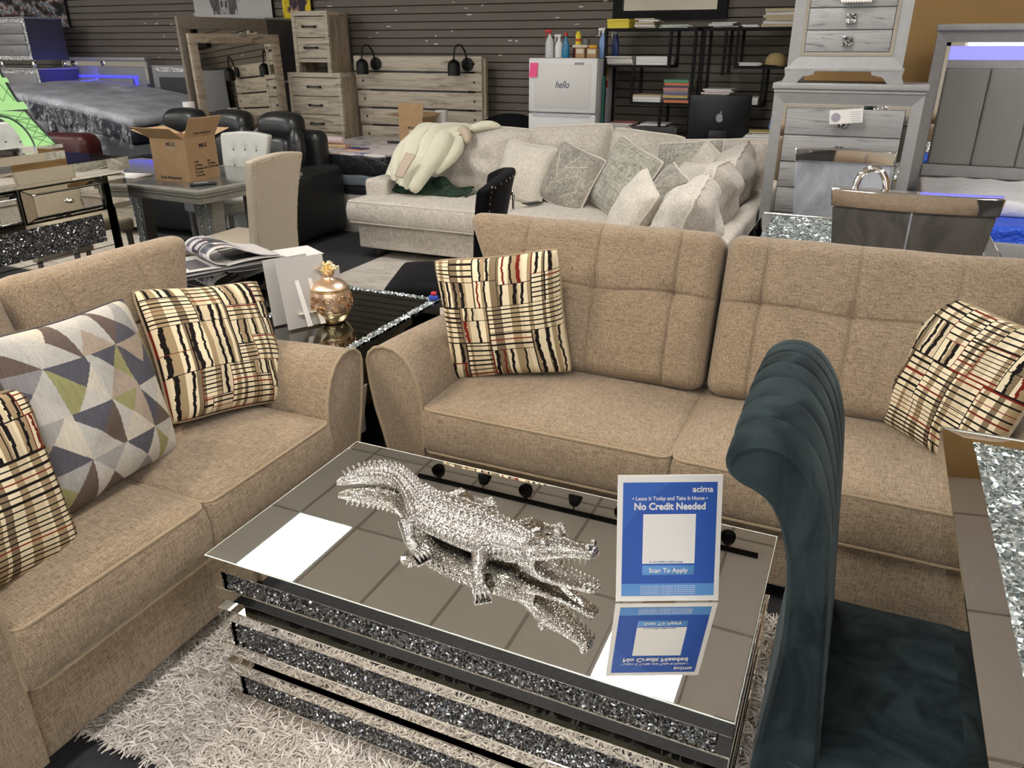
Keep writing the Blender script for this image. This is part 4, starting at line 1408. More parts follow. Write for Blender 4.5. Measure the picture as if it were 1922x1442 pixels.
# ================================================================== DINING SET WITH THE MILK CARTON BOX
def lock_stitch(): pass
def milk_table():
    t = thing('dining_table', 'pewter grey dining table with moulded edge, carrying the open carton box', 'table', (-3.83, 3.73, 0), -4)
    # local: x from 0 to -1.75, y from 0 to .96
    for z0, z1, o_ in ((.735, .760, 0), (.715, .735, .012), (.672, .715, .028)):
        MB().rbox(-1.75 + o_, -o_, o_, .96 - o_, z0, z1, .006, 2).build('table_top' if z1 > .75 else 'top_moulding', M['pewter'], t, angle=30)
    gl = MB().rbox(-1.69, -.06, .06, .90, .7595, .762, .001, 1); gl.build('glass_inlay', plain('grey_gloss', (.12, .12, .115), .08), t, smooth=False)
    for x, y in ((-.22, .26), (-.22, .70), (-1.50, .26), (-1.50, .70)):
        l = MB()
        l.prism([(x - .07, .0), (x + .05, .0), (x + .09, .672), (x - .09, .672)], y - .05, y + .05, 'y')
        lo = l.build('leg', M['pewter'], t, smooth=False)
        for dx in (-.035, .035):
            crystals(.022, .55, .006, .005, 'crystal_strip', M['crystal'], lo, 'front', int(x * 10 + y * 30), (x + dx, y - .052, .36))
    MB().box(-1.55, -.17, .40, .56, .0, .05).build('foot_rail', M['pewter'], t, smooth=False)
milk_table()
def flap(mb, p0, p1, out, L):
    """a hinged box flap: p0-p1 hinge, out = direction vector"""
    o_ = Vector(out).normalized() * L
    a, b = Vector(p0), Vector(p1)
    e = (b - a).normalized() * L * .06
    n = (b - a).cross(o_).normalized() * .003
    pts = [a, b, b + o_ + e, a + o_ - e]
    v = pts + [p + n for p in pts]
    mb.add([tuple(p) for p in v], [(0, 1, 2, 3), (7, 6, 5, 4), (0, 4, 5, 1), (1, 5, 6, 2), (2, 6, 7, 3), (3, 7, 4, 0)])
def carton(label, loc, rz, w, d, h, flaps, front=True, big=True):
    t = thing('cardboard_box', label, 'box', loc, rz)
    # local: near corner at origin, faces -y (left face, x from -w to 0) and +x (right face, y 0..d)
    k = .004
    mb = MB()
    mb.box(-w, 0, 0, k, 0, h); mb.box(-w, 0, d - k, d, 0, h); mb.box(-w, -w + k, k, d - k, 0, h); mb.box(-k, 0, k, d - k, 0, h); mb.box(-w + k, -k, k, d - k, 0, k)
    mb.build('body', M['card'], t, smooth=False)
    for (nm, p0, p1, out) in flaps:
        f = MB(); flap(f, p0, p1, out, .15 if big else .13); f.build('flap', M['card'], t, smooth=False, label=None)
    return t
H_ = .282
t = carton('open brown carton box printed MILK, standing on the pewter dining table', (-4.142, 3.987, .7622), 3, .295, .295, H_,
           [('front', (-.295, 0, H_), (0, 0, H_), (0, -.86, .50)), ('right', (0, .295, H_), (0, 0, H_), (.50, 0, .86)),
            ('left', (-.295, 0, H_), (-.295, .295, H_), (-1, 0, .30)), ('back', (0, .295, H_), (-.295, .295, H_), (0, 1, .25))])
I_ = M['ink']
text('lettering', 'MILK', .036, (-.12, -.0012, .232), FRONT, I_, t, bold=.0006)
text('lettering', 'Keep Refrigerated', .024, (-.16, -.0012, .018), FRONT, I_, t, bold=.0006)
text('lettering', 'MILK', .036, (.0012, .165, .215), RIGHT, I_, t, bold=.001)
text('lettering', 'Keep Refrigerated', .022, (.024, .155, H_ + .025), (R(90 - 52), 0, R(90)), I_, t, bold=.0006)
for i, s_ in enumerate(('TYPE', '\u25a1 Whole', '\u25a1 Reduced Fat', '\u25a1 Lowfat', '\u25a1 Fat Free')):
    text('lettering', s_, .019, (.0012, .060, .118 - .022 * i), RIGHT, I_, t, 'LEFT', bold=.0005)
for i, s_ in enumerate(('Size', '\u25a1 Gallons', '\u25a1 Half Gallons')):
    text('lettering', s_, .019, (.0012, .185, .118 - .022 * i), RIGHT, I_, t, 'LEFT', bold=.0005)
tape = MB().box(-.155, -.085, -.0008, 0, .205, .262); tape.build('tape', plain('clear_tape', (.46, .33, .22), .15), t, smooth=False)
o = thing('remote_control', 'black remote control lying beside the carton on the pewter table', 'remote control', (-3.985, 3.94, .7622), 52)
MB().rbox(-.085, .085, -.023, .023, 0, .018, .008, 2).build('casing', M['black'], o)
MB().rbox(-.06, .03, -.012, .012, .0175, .020, .001, 1).build('keypad', plain('key_grey', (.3, .32, .34), .4), o)
o = thing('paper_stack', 'white papers lying at the left end of the pewter table', 'papers', (-4.75, 4.0, .7622), 10)
MB().rbox(-.14, .14, -.10, .10, 0, .012, .002, 1).build('sheets', M['paper'], o)

def parsons_chair(label, loc, rz, mat, tufts, h=1.03, nails=True, w=.235, group=None):
    t = thing('dining_chair', label, 'chair', loc, rz, group)      # front is -y
    def fn(a, b, off):
        u = 2 * a - 1
        x = w * u * (1 - .13 * math.sin(math.pi * min(1, b * 1.05)) + .03 * b)
        y = .20 + .05 * b + .05 * b ** 3 - .012 * u * u + off
        z = .18 + (h - .18) * b + .020 * math.cos(u * 1.6) * b ** 8
        if tufts and off < .01:
            for tx in (-.5, 0, .5):
                for tz in (.68, .84):
                    y += .014 * math.exp(-((u - tx) / .12) ** 2 - ((b - tz) / .035) ** 2)
            y += .006 * math.exp(-((b - .60) / .01) ** 2)
        return (x, y, z)
    N = 30
    f1 = [fn(i / N, j / N, 0) for j in range(N + 1) for i in range(N + 1)]
    f2 = [fn(i / N, j / N, .06) for j in range(N + 1) for i in range(N + 1)]
    fs = []; K = len(f1)
    for j in range(N):
        for i in range(N):
            a = j * (N + 1) + i
            fs.append((a, a + 1, a + N + 2, a + N + 1)); fs.append((a + K + N + 1, a + K + N + 2, a + K + 1, a + K))
    bd = [i for i in range(N + 1)] + [j * (N + 1) + N for j in range(1, N + 1)] + [N * (N + 1) + i for i in range(N - 1, -1, -1)] + [j * (N + 1) for j in range(N - 1, 0, -1)]
    for i in range(len(bd)):
        a, b = bd[i], bd[(i + 1) % len(bd)]
        fs.append((a, a + K, b + K, b))
    bo = MB().add(f1 + f2, fs).build('backrest', mat, t, bevel=.015)
    if nails:
        pts = [fn(.045, k / 34, .062) for k in range(10, 34)] + [fn(.045 + k / 22, .975, .062) for k in range(0, 21)] + [fn(.955, 1 - k / 34, .062) for k in range(1, 24)]
        for p in pts:
            MB().sphere(p, .0045, 4, (1, .6, 1)).build('nailhead', M['palegold'], bo)
    if tufts:
        for tx in (-.5, 0, .5):
            for tz in (.68, .84):
                p = fn((tx + 1) / 2, tz, 0)
                MB().sphere((p[0], p[1] - .002, p[2]), .009, 5).build('crystal_button', M['crystal'], bo)
    MB().rbox(-w, w, -.25, .20, .40, .49, .03, 3, (6, 6, 2)).build('seat', mat, t, angle=180)
    for x in (-w + .04, w - .04):
        for y in (-.21, .22):
            MB().tube([(x, y, .41), (x, y, 0)], [.022, .016], 8).build('leg', M['pewter'], t)
    return t
parsons_chair('cream leather dining chair with brass nailheads, back turned, at the end of the pewter table', (-3.57, 3.80, 0), -88, M['creamleather'], False, 1.0)
parsons_chair('white leather chair with crystal buttons facing out beside the carton box', (-4.66, 4.84, 0), 2, M['whiteleather'], True, .95, False)
parsons_chair('white leather chair at the far left, half hidden behind the tower lamp', (-6.32, 4.10, 0), 30, M['whiteleather'], True, 1.02, False)

# ================================================================== MIRRORED BUFFET WITH THE TOWER LAMP
def buffet():
    t = thing('mirrored_buffet', 'mirrored buffet cabinet with faceted drawer fronts and crystal door panels', 'buffet', (-4.35, 2.60, 0))
    # front plane x=0 facing +x, width along y from -1.05 to 1.05, depth -x
    MB().box(-.62, .035, -1.07, 1.07, .885, .962).build('top_slab', M['mirror'], t, smooth=False)
    MB().box(-.60, 0, -1.03, 1.03, .10, .885).build('carcass', M['mirror_dark'], t, smooth=False)
    MB().box(-.58, .012, -1.04, 1.04, .865, .880).build('top_rail', M['mirror'], t, smooth=False)
    # corner pillars splay out
    for sy in (-1, 1):
        y0 = sy * 1.03
        p = MB()
        a = [(-.02, .10), (.050, .10), (.046, .40), (.042, .66), (.028, .69), (.026, .86), (-.02, .86)]
        p.prism(a, min(y0, y0 - sy * .13), max(y0, y0 - sy * .13), 'y')
        p.build('corner_pillar', M['mirror'], t, smooth=False)
    def gem(y0, y1, z0, z1, d, name, knob=False):
        m_ = .045
        a = [(0.004, y0, z0), (.004, y1, z0), (.004, y1, z1), (.004, y0, z1)]
        b = [(d, y0 + m_, z0 + m_ * .7), (d, y1 - m_, z0 + m_ * .7), (d, y1 - m_, z1 - m_ * .7), (d, y0 + m_, z1 - m_ * .7)]
        v = a + b
        f = [(4, 5, 6, 7), (0, 1, 5, 4), (1, 2, 6, 5), (2, 3, 7, 6), (3, 0, 4, 7)]
        o = MB().add(v, f).build(name, M['mirror'], t, smooth=False)
        e = MB()
        for q in (b, a):
            e.tube(q, .0035, 4, closed=True)
        for p, q in zip(a, b): e.tube([p, q], .003, 4)
        e.build('bevel_line', M['mirror_dark'], o, smooth=False)
        if knob:
            MB().sphere((d + .014, (y0 + y1) / 2, (z0 + z1) / 2), .013, 6, (1, 1.6, 1)).build('knob', M['chrome'], o)
    gem(.33, .86, .665, .855, .040, 'drawer', True)
    gem(.10, .31, .665, .855, .055, 'centre_block')
    gem(-.45, .08, .665, .855, .040, 'drawer', True)
    gem(-.99, -.47, .665, .855, .040, 'drawer', True)
    for y0, y1 in ((.04, .86), (-.86, -.02)):
        d = MB().box(.001, .014, y0, y1, .435, .660).build('door', M['mirror'], t, smooth=False)
        crystals(y1 - y0 - .09, .170, .007, .006, 'crystal_panel', M['crystal_dark'], d, 'right', int(y0 * 50), (.014, (y0 + y1) / 2, .555))
        d = MB().box(.001, .014, y0, y1, .14, .44).build('door', M['mirror'], t, smooth=False)
        crystals(y1 - y0 - .09, .22, .007, .006, 'crystal_panel', M['crystal_dark'], d, 'right', int(y0 * 50) + 1, (.014, (y0 + y1) / 2, .29))
    MB().box(-.56, .0, -1.0, 1.0, 0, .10).build('plinth', M['black'], t, smooth=False)
buffet()
o = thing('display_plinth', 'low mirrored box on the buffet under the tower lamp', 'plinth', (-4.62, 2.75, .9622))
MB().box(-.18, .17, -.60, .59, .0, .066).build('mirror_box', M['mirror'], o, smooth=False)

def tower():
    t = thing('tower_lamp', 'glowing green lattice tower lamp standing on the mirrored buffet', 'lamp', (-4.65, 3.06, 1.029), 0)
    # flat-sided tower, front facing +x; profile half width by height
    prof = [(0, .36), (.04, .335), (.10, .285), (.17, .235), (.235, .19), (.30, .155), (.36, .13), (.40, .115), (.52, .082), (.70, .052), (.90, .034), (1.12, .022)]
    def hw(z):
        for (a, w0), (b, w1) in zip(prof, prof[1:]):
            if a <= z <= b: return w0 + (w1 - w0) * (z - a) / (b - a)
        return .02
    def slab(name, poly, x0, x1, mat):
        return MB().prism(poly, x0, x1, 'x').build(name, mat, t, smooth=False)
    arch = lambda z: math.sqrt(max(0, .215 ** 2 - z * z)) * .95
    D = .05
    for sy in (-1, 1):
        zs = [i * .02 for i in range(0, 12)]
        outer = [(sy * hw(z), z) for z in zs]
        inner = [(sy * max(.0, arch(z)), z) for z in zs]
        poly = outer + [(0, .235), (0, .218)] + inner[::-1]
        slab('tower_leg', poly, -D, D, M['tower'])
        e = MB()
        e.tube([(D + .002, sy * hw(z), z) for z in [i * .03 for i in range(34)]], .008, 4)
        e.tube([(D + .002, sy * arch(z), z) for z in [i * .0195 for i in range(12)]], .007, 4)
        e.build('edge_trim', M['crystal'], t, smooth=False)
    slab('first_deck', [(-.215, .235), (.215, .235), (.195, .275), (-.195, .275)], -D - .01, D + .01, M['tower'])
    slab('mid_section', [(-.17, .275), (.17, .275), (.12, .385), (-.12, .385)], -D, D, M['tower'])
    slab('second_deck', [(-.135, .385), (.135, .385), (.125, .41), (-.125, .41)], -D - .01, D + .01, M['tower'])
    slab('spire', [(-.105, .41), (.105, .41), (.075, .55), (.05, .72), (.032, .92), (.02, 1.12), (-.02, 1.12), (-.032, .92), (-.05, .72), (-.075, .55), (-.105, .41)], -D, D, M['tower'])
    br = MB()
    dk = plain('lattice_line', (.10, .28, .10), .5)
    def seg(y0, z0, y1, z1): br.tube([(D + .003, y0, z0), (D + .003, y1, z1)], .0022, 4)
    z = .42
    while z < 1.05:
        s = max(.03, hw(z) * .9); w0, w1 = hw(z) * .85, hw(min(1.1, z + s)) * .85
        seg(-w0, z, w1, z + s); seg(w0, z, -w1, z + s); seg(-w0, z, w0, z); z += s
    for sy in (-1, 1):
        for (z0, z1) in ((.02, .075), (.075, .13), (.13, .18), (.18, .225)):
            a0, b0, a1, b1 = arch(z0) + .012, hw(z0) - .012, arch(z1) + .012, hw(z1) - .012
            seg(sy * a0, z0, sy * b1, z1); seg(sy * b0, z0, sy * a1, z1); seg(sy * a0, z0, sy * b0, z0)
    for y in (-.11, -.04, .04, .11):
        seg(y - .035, .285, y + .03, .378); seg(y + .035, .285, y - .03, .378)
    for k in range(16): seg(-.20 + k * .026, .24, -.20 + k * .026, .27)
    br.build('lattice', dk, t, smooth=False)
    for sy in (-1, 1):
        MB().box(-D - .02, D + .02, min(sy * .20, sy * .375), max(sy * .20, sy * .375), -.001, .022).build('foot_block', M['mirror'], t, smooth=False)
tower()

# ================================================================== LEATHER RECLINERS
def recliner_sofa():
    t = thing('recliner_sofa', 'black leather three-seat recliner sofa with quilted side bolsters', 'recliner', (-5.35, 5.77, 0), 0)
    xs = [-.60, .02, .58]
    xs = [-.60, -.04, .53]
    L = M['leather']
    MB().rbox(-.98, .92, -.55, .25, .05, .42, .05, 3, (6, 4, 2)).build('base', L, t, angle=180)
    MB().rbox(-.98, .88, .05, .25, .30, .92, .08, 4, (6, 2, 4)).build('back_frame', L, t, angle=180)
    for x in (-1.0, .93):
        def af(px, py, pz, a):
            return [px, py, pz + .03 * math.cos(py / a[1] * 1.5)]
        MB().rbox(x - .10, x + .10, -.60, .22, .02, .62, .07, 4, (3, 8, 4), af).build('arm', L, t, angle=180)
    for x in xs:
        def hf(px, py, pz, a):
            py += -.03 * (1 - (pz / a[2]) ** 2)
            pz += -.03 * (px / a[0]) ** 2
            return [px, py, pz]
        MB().rbox(x - .225, x + .225, -.07, .14, .83, 1.08, .085, 4, (6, 3, 4), hf).build('headrest', L, t, angle=180)
        MB().rbox(x - .15, x + .15, -.10, .10, .42, .88, .06, 4, (6, 3, 6), hf).build('backrest', L, t, angle=180)
        MB().rbox(x - .24, x + .24, -.60, -.05, .36, .50, .06, 4, (6, 6, 2)).build('seat', L, t, angle=180)
        for sx in (-1, 1):
            pts = [(x + sx * .175, -.03, .95), (x + sx * .235, -.07, .84), (x + sx * .235, -.10, .66), (x + sx * .21, -.13, .46)]
            b = MB().tube(pts, [.055, .075, .075, .06], 14)
            bo = b.build('side_bolster', L, t, subsurf=1)
            q = MB()
            for k in range(7):
                z = .56 + k * .045
                q.tube([(x + sx * .19, -.155, z), (x + sx * .225, -.175, z + .03), (x + sx * .265, -.15, z + .06)], .0035, 4)
                q.tube([(x + sx * .265, -.15, z), (x + sx * .225, -.175, z + .03), (x + sx * .19, -.155, z + .06)], .0035, 4)
            q.build('quilting', plain('quilt_stitch', (.05, .052, .055), .3), bo)
recliner_sofa()
def red_recliner():
    t = thing('recliner_chair', 'dark red leather recliner in shadow under the wrapped mattress', 'recliner', (-7.12, 5.15, 0), 10)
    L = M['redleather']
    MB().rbox(-.45, .45, -.40, .40, .05, .46, .08, 4, (6, 6, 3)).build('seat_base', L, t, angle=180)
    MB().rbox(-.34, .34, .12, .40, .40, .84, .10, 4, (6, 3, 5)).build('backrest', L, t, angle=180)
    for x in (-.47, .47):
        MB().rbox(x - .10, x + .10, -.42, .30, .05, .64, .08, 4, (3, 6, 4)).build('arm', L, t, angle=180)
red_recliner()

# wrapped mattress leaning on the recliners
def wrapped_mattress():
    t = thing('wrapped_mattress', 'large mattress in crumpled clear plastic lying tilted across the recliners at the left', 'mattress', (-8.10, 6.60, .985))
    t.rotation_euler = (R(3), R(5.5), R(-4))
    def sag(x, y, z, a):
        z += -.05 * (x / a[0]) ** 2 + .015 * noise.noise(Vector((x * 3, y * 3, 1)))
        return [x, y, z]
    MB().rbox(-1.13, 1.29, -.55, .75, -.135, .10, .07, 4, (20, 8, 2), sag).build('side_panel', M['navy'], t, angle=180)
    def top(x, y, z, a):
        z += -.05 * (x / a[0]) ** 2 + .012 * noise.noise(Vector((x * 3, y * 3, 1))) + .02 * (1 - (y / a[1]) ** 2)
        return [x, y, z]
    MB().rbox(-1.14, 1.30, -.555, .755, .04, .145, .05, 4, (20, 8, 2), top).build('top_panel', plain('grey_ticking', (.36, .37, .41), .5, var=.35, vs=5), t, angle=180)
    # plastic bag with folds
    rows = []
    g = random.Random(2)
    mb = MB()
    def film(a, b):
        x = -1.16 + 2.48 * a
        yy = -.58 - .035 * abs(noise.noise(Vector((x * 7, b * 5, 2)))) - .03 * b
        z = .13 - .05 * (x / 1.5) ** 2 - b * (.29 + .06 * noise.noise(Vector((x * 2.2, 0, 5))))
        yy -= .02 * math.sin(x * 23 + b * 6) * b
        return (x, yy, z)
    mb.grid(90, 16, film)
    mb.build('plastic_wrap', M['film'], t, angle=180)
    def film2(a, b):
        x = .15 + .75 * a
        return (x + .2 * b, -.62 - .10 * b - .03 * math.sin(a * 9), -.10 - .22 * b * (.5 + .5 * math.sin(a * 2.6)) + .02 * noise.noise(Vector((a * 6, b * 6, 0))))
    MB().grid(24, 12, film2).build('loose_plastic', M['film'], t, angle=180)
wrapped_mattress()
# ================================================================== FRIDGE AND WHAT STANDS ON IT
def fridge():
    t = thing('refrigerator', 'white two-door refrigerator with a pink note and the word hello', 'refrigerator', (-2.625, 7.0, 0))
    W = M['white']
    MB().rbox(-.325, .325, .055, .60, .04, 1.505, .012, 2).build('cabinet', M['whiteside'], t)
    d = MB().rbox(-.325, .325, 0, .05, 1.052, 1.510, .010, 2).build('freezer_door', W, t)
    MB().rbox(-.27, .27, -.003, .002, 1.09, 1.46, .002, 1).build('door_panel', plain('fridge_panel', (.74, .73, .70), .35), d)
    d = MB().rbox(-.325, .325, 0, .05, .06, 1.040, .010, 2).build('fridge_door', W, t)
    MB().prism([(-.30, 1.036), (.30, 1.036), (.27, 1.010), (-.27, 1.010)], -.003, .002, 'y').build('grip_recess', M['whiteside'], d, smooth=False)
    text('lettering', 'hello', .085, (0.0, -.004, 1.262), FRONT, plain('navy_ink', (.03, .04, .12), .6), t, shear=.35, sx=.8, bold=.0006)
    MB().box(.115, .205, -.005, -.003, 1.455, 1.475).build('sticker', plain('grey_sticker', (.3, .31, .33), .5), t, smooth=False)
    for x in (-.30, .30):
        MB().cyl((x, .1, 0), (x, .1, .05), .02).build('foot', M['black'], t)
    for k, (y, z, w, h, c) in enumerate(((.30, 1.40, .06, .11, (.55, .35, .08)), (.30, 1.29, .05, .06, (.45, .05, .03)), (.26, 1.20, .04, .05, (.08, .12, .25)), (.24, 1.12, .05, .08, (.5, .45, .45)))):
        o = thing('magnet', ('brown and yellow magnet card at the top', 'small red magnet below the yellow card', 'small blue magnet low in the column', 'pale photo magnet lowest in the column')[k] + ' on the side of the fridge', 'magnet', (-2.2995, 7.0 + y, z), group='magnets on the fridge side')
        MB().box(0, .003, -w / 2, w / 2, -h / 2, h / 2).build('card', plain('magnet_%d' % k, c, .5), o, smooth=False)
    o = thing('sticky_note', 'pink sticky notes stuck on the freezer door', 'note', (-2.895, 6.9945, 1.41))
    MB().add([(-.038, 0, .06), (.038, 0, .06), (.030, -.012, -.06), (-.046, -.012, -.062), (-.038, .001, .06), (.038, .001, .06), (.030, -.011, -.06), (-.046, -.011, -.062)],
             [(0, 1, 2, 3), (7, 6, 5, 4), (0, 4, 5, 1), (1, 5, 6, 2), (2, 6, 7, 3), (3, 7, 4, 0)]).build('note', M['pink'], o, smooth=False)
fridge()
Z = 1.5105
def bottle(label, x, y, prof, mat, cap=None, capc=None, trig=None, liquid=None, sx=1., sy=.65, name='bottle', neck=None):
    o = thing(name, label, 'bottle', (x, y, Z))
    MB().lathe(prof, 18, sx=sx, sy=sy).build('bottle_body', mat, o)
    top = prof[-1][1]
    if liquid:
        MB().lathe([(prof[0][0] * 1.01, .001), (prof[1][0] * 1.015, prof[1][1]), (prof[1][0] * 1.015, liquid[0])], 18, sx=sx, sy=sy).build('liquid', liquid[1], o)
    if cap:
        MB().lathe([(.014, top - .002), (.016, top), (.015, top + cap), (.002, top + cap + .001)], 14).build('cap', capc, o)
    if trig:
        q = MB()
        q.rbox(-.045, .022, -.011, .011, top + .012, top + .036, .006, 2)
        q.tube([(-.030, 0, top + .014), (-.040, 0, top - .010), (-.036, 0, top - .035)], [.006, .006, .004], 6)
        q.cyl((0, 0, top - .004), (0, 0, top + .016), .013, .010)
        q.build('trigger', trig, o)
    return o
clearpl = plain('cloudy_plastic', (.62, .63, .64), .2)
BP = [(.036, .0), (.040, .01), (.040, .12), (.030, .155), (.014, .18), (.013, .20)]
bottle('tall white spray bottle with red trigger, leftmost on the fridge', -2.83, 7.2, BP, clearpl, trig=plain('red_plastic', (.55, .03, .02), .4))
bottle('white spray bottle with white trigger, second from the left on the fridge', -2.745, 7.22, [(a, b * .8) for a, b in BP], M['white'], trig=M['white'])
bottle('blue mouthwash-like bottle with red cap on the fridge', -2.665, 7.18, [(.032, 0), (.035, .01), (.035, .10), (.022, .13), (.012, .16), (.012, .18)], plain('blue_liquid', (.01, .18, .35), .1), .03, plain('red_cap', (.6, .03, .03), .4))
bottle('short dark red bottle behind the blue one on the fridge', -2.605, 7.3, [(.03, 0), (.032, .01), (.032, .07), (.014, .10)], plain('dark_red_plastic', (.22, .02, .02), .4), .02, M['white'])
bottle('light blue spray bottle on the right of the fridge top', -2.335, 7.24, [(a * .9, b * 1.05) for a, b in BP], plain('sky_plastic', (.20, .35, .65), .3), trig=M['white'])
bottle('navy spray bottle with white trigger, rightmost on the fridge', -2.265 - .005, 7.42, [(a * .8, b * 1.0) for a, b in BP], plain('navy_plastic', (.02, .05, .20), .3), trig=M['white'])
for (lb, x, y, w, h, z, m) in (('small brown box on the fridge, left of the pair', -2.515, 7.18, .085, .085, Z, 'card'), ('small brown box with white label on the fridge, right of the pair', -2.405, 7.18, .09, .08, Z, 'card')):
    o = thing('small_box', lb, 'box', (x, y, z))
    MB().rbox(-w / 2, w / 2, -.04, .05, 0, h, .003, 1).build('carton', M[m], o)
    MB().box(-w / 2 + .01, w / 2 - .01, -.0412, -.04, h * .45, h * .85).build('label_patch', M['paper2'], o, smooth=False)
o = thing('tray', 'flat pale tray resting on the small brown box on the fridge', 'tray', (-2.52, 7.19, Z + .0855))
MB().rbox(-.07, .07, -.04, .05, 0, .022, .004, 1).build('body', M['paper2'], o)
o = thing('spray_can', 'yellow can with red band standing on the small tray on the fridge', 'can', (-2.55, 7.19, Z + .108))
MB().lathe([(.024, 0), (.025, .004), (.025, .085), (.016, .095), (.016, .11), (.001, .111)], 16).build('can_body', M['yellow'], o)
MB().lathe([(.0255, .03), (.0255, .05)], 16, caps=False).build('band', plain('red_band', (.6, .03, .02), .4), o)
o = thing('tape_roll', 'grey tape roll on the tray beside the yellow can', 'tape', (-2.478, 7.2, Z + .108))
MB().lathe([(.012, 0), (.030, 0), (.031, .003), (.031, .045), (.012, .045), (.012, 0)], 18, caps=False).build('roll', plain('duct_grey', (.16, .16, .16), .4), o)
o = thing('tape_dispenser', 'yellow and black tape gadget on the small brown box', 'tool', (-2.40, 7.19, Z + .0805))
MB().rbox(-.045, .03, -.02, .02, 0, .025, .006, 2).build('body', plain('amber_plastic', (.75, .38, .02), .4), o)
o = thing('broom', 'green broom handle standing between fridge and shelf', 'broom', (-2.272, 7.12, 0))
MB().cyl((0, 0, .05), (0, 0, 1.36), .013).build('handle', plain('green_handle', (.01, .14, .10), .5), o)
MB().rbox(-.02, .02, -.10, .10, 0, .06, .01, 1).build('brush', M['black'], o)

# ================================================================== BLACK SHELVES, BOOKS AND PAPERS
def shelf_unit(label, x0, segs, vs):
    t = thing('shelf_unit', label, 'shelf', (x0, 7.34, 0))
    B = M['blackmetal']
    for (a, b, z) in segs:
        MB().box(a - x0, b - x0, -.16, .16, z - .022, z).build('shelf_board', B, t, smooth=False)
    for (x, z0, z1) in vs:
        for y in (-.15, .14):
            MB().box(x - x0 - .012, x - x0 + .012, y - .012, y + .012, z0, z1).build('upright', B, t, smooth=False)
    return t
shelf_unit('black metal stepped shelf beside the fridge, full of magazines and books', -2.30,
           [(-2.30, -1.49, 1.750), (-2.30, -1.70, 1.455), (-2.04, -1.49, 1.150), (-2.30, -1.49, .84), (-2.30, -1.49, .40)],
           [(-2.288, 0, 1.75), (-1.50, 0, 1.75), (-1.71, 1.455, 1.73), (-2.03, 1.15, 1.435), (-1.76, .84, 1.13)])
shelf_unit('black metal stepped shelf behind the computer, next to the grey chests', -1.44,
           [(-1.44, -.64, 1.750), (-1.16, -.64, 1.455), (-1.44, -.90, 1.150), (-1.44, -.64, .84)],
           [(-1.428, 0, 1.75), (-.66, 0, 1.75), (-1.15, 1.455, 1.73), (-.91, 1.15, 1.435), (-1.25, 1.38, 1.73)])
def stack(label, group, x0, x1, z, n, th, cols, name='book', jit=.006, d=.13, rot=3, seed=1, y=7.32, cat='book'):
    g = random.Random(seed)
    for k in range(n):
        h = th * g.uniform(.8, 1.2)
        o = thing(name, label, cat, ((x0 + x1) / 2 + g.uniform(-jit, jit), y + g.uniform(-jit, jit), z), g.uniform(-rot, rot), group)
        w = (x1 - x0) / 2 - jit
        c = cols[k % len(cols)]
        cm = M.get(c) or M.setdefault(c, plain(c, COLS[c], .6))
        MB().box(-w, w, -d + .002, d - .004, .0012, h - .0012).build('pages', cm if name == 'folder' else M['paper'], o, smooth=False)
        MB().box(-w - .002, w + .002, -d, d, 0, .0012).add([(-w - .002, -d, h - .0012), (w + .002, -d, h - .0012), (w + .002, d, h - .0012), (-w - .002, d, h - .0012), (-w - .002, -d, h), (w + .002, -d, h), (w + .002, d, h), (-w - .002, d, h)],
                     [(0, 1, 2, 3), (7, 6, 5, 4), (0, 4, 5, 1), (1, 5, 6, 2), (2, 6, 7, 3), (3, 7, 4, 0)]).build('cover', cm, o, smooth=False)
        if name == 'paperback':
            MB().box(-w - .001, w + .001, -d - .0012, -d, .001, h - .001).build('spine', cm, o, smooth=False)
        z += h + .0006
    return z
COLS = {'grey_cover': (.25, .24, .24), 'dark_cover': (.05, .045, .05), 'white_cover': (.72, .72, .72), 'pink_cover': (.55, .22, .20), 'tan_cover': (.52, .44, .30), 'orange_cover': (.65, .20, .08),
        'green_cover': (.10, .28, .16), 'purple_cover': (.16, .12, .25), 'yellow_cover': (.75, .62, .06), 'amber_cover': (.55, .42, .14), 'ink_cover': (.07, .06, .09)}
stack('yellow folder in the pile at the left end of the top black shelf', 'yellow folders on the shelf', -2.30, -2.08, 1.751, 5, .013, ['yellow_cover'], 'folder', .012, seed=2, cat='folder')
stack('buff folder in the pile right of the yellow ones on the top shelf', 'buff folders on the top shelf', -2.05, -1.84, 1.751, 6, .012, ['tan_cover', 'white_cover', 'tan_cover'], 'folder', .02, rot=9, seed=3, cat='folder')
stack('thin pamphlet lying near the middle of the top shelf', 'pamphlets on the top shelf', -1.82, -1.53, 1.751, 3, .008, ['green_cover', 'white_cover'], 'pamphlet', .02, rot=6, seed=4, cat='pamphlet')
stack('worn magazine in the left pile on the second black shelf', 'magazines on the second shelf', -2.29, -2.03, 1.456, 7, .009, ['grey_cover', 'dark_cover', 'tan_cover', 'white_cover'], 'magazine', .012, seed=5, cat='magazine')
stack('plain white book in the neat pile on the second black shelf', 'white books on the second shelf', -2.01, -1.73, 1.456, 4, .017, ['white_cover'], 'paperback', .004, rot=1, seed=6)
stack('white boxed book with tan band on the third black shelf', 'banded white books on the third shelf', -2.02, -1.76, 1.151, 3, .021, ['white_cover', 'white_cover', 'tan_cover'], 'paperback', .006, rot=1, seed=7)
stack('colourful paperback in the tall pile on the third black shelf', 'colourful paperbacks on the third shelf', -1.75, -1.52, 1.151, 9, .022, ['orange_cover', 'ink_cover', 'amber_cover', 'purple_cover', 'grey_cover', 'pink_cover', 'ink_cover', 'orange_cover', 'green_cover'], 'paperback', .008, rot=1.5, seed=8)
stack('magazine in the low left pile beside the fridge', 'magazines in the low left pile', -2.26, -2.01, .841, 9, .014, ['white_cover', 'grey_cover', 'pink_cover'], 'magazine', .012, seed=9, cat='magazine')
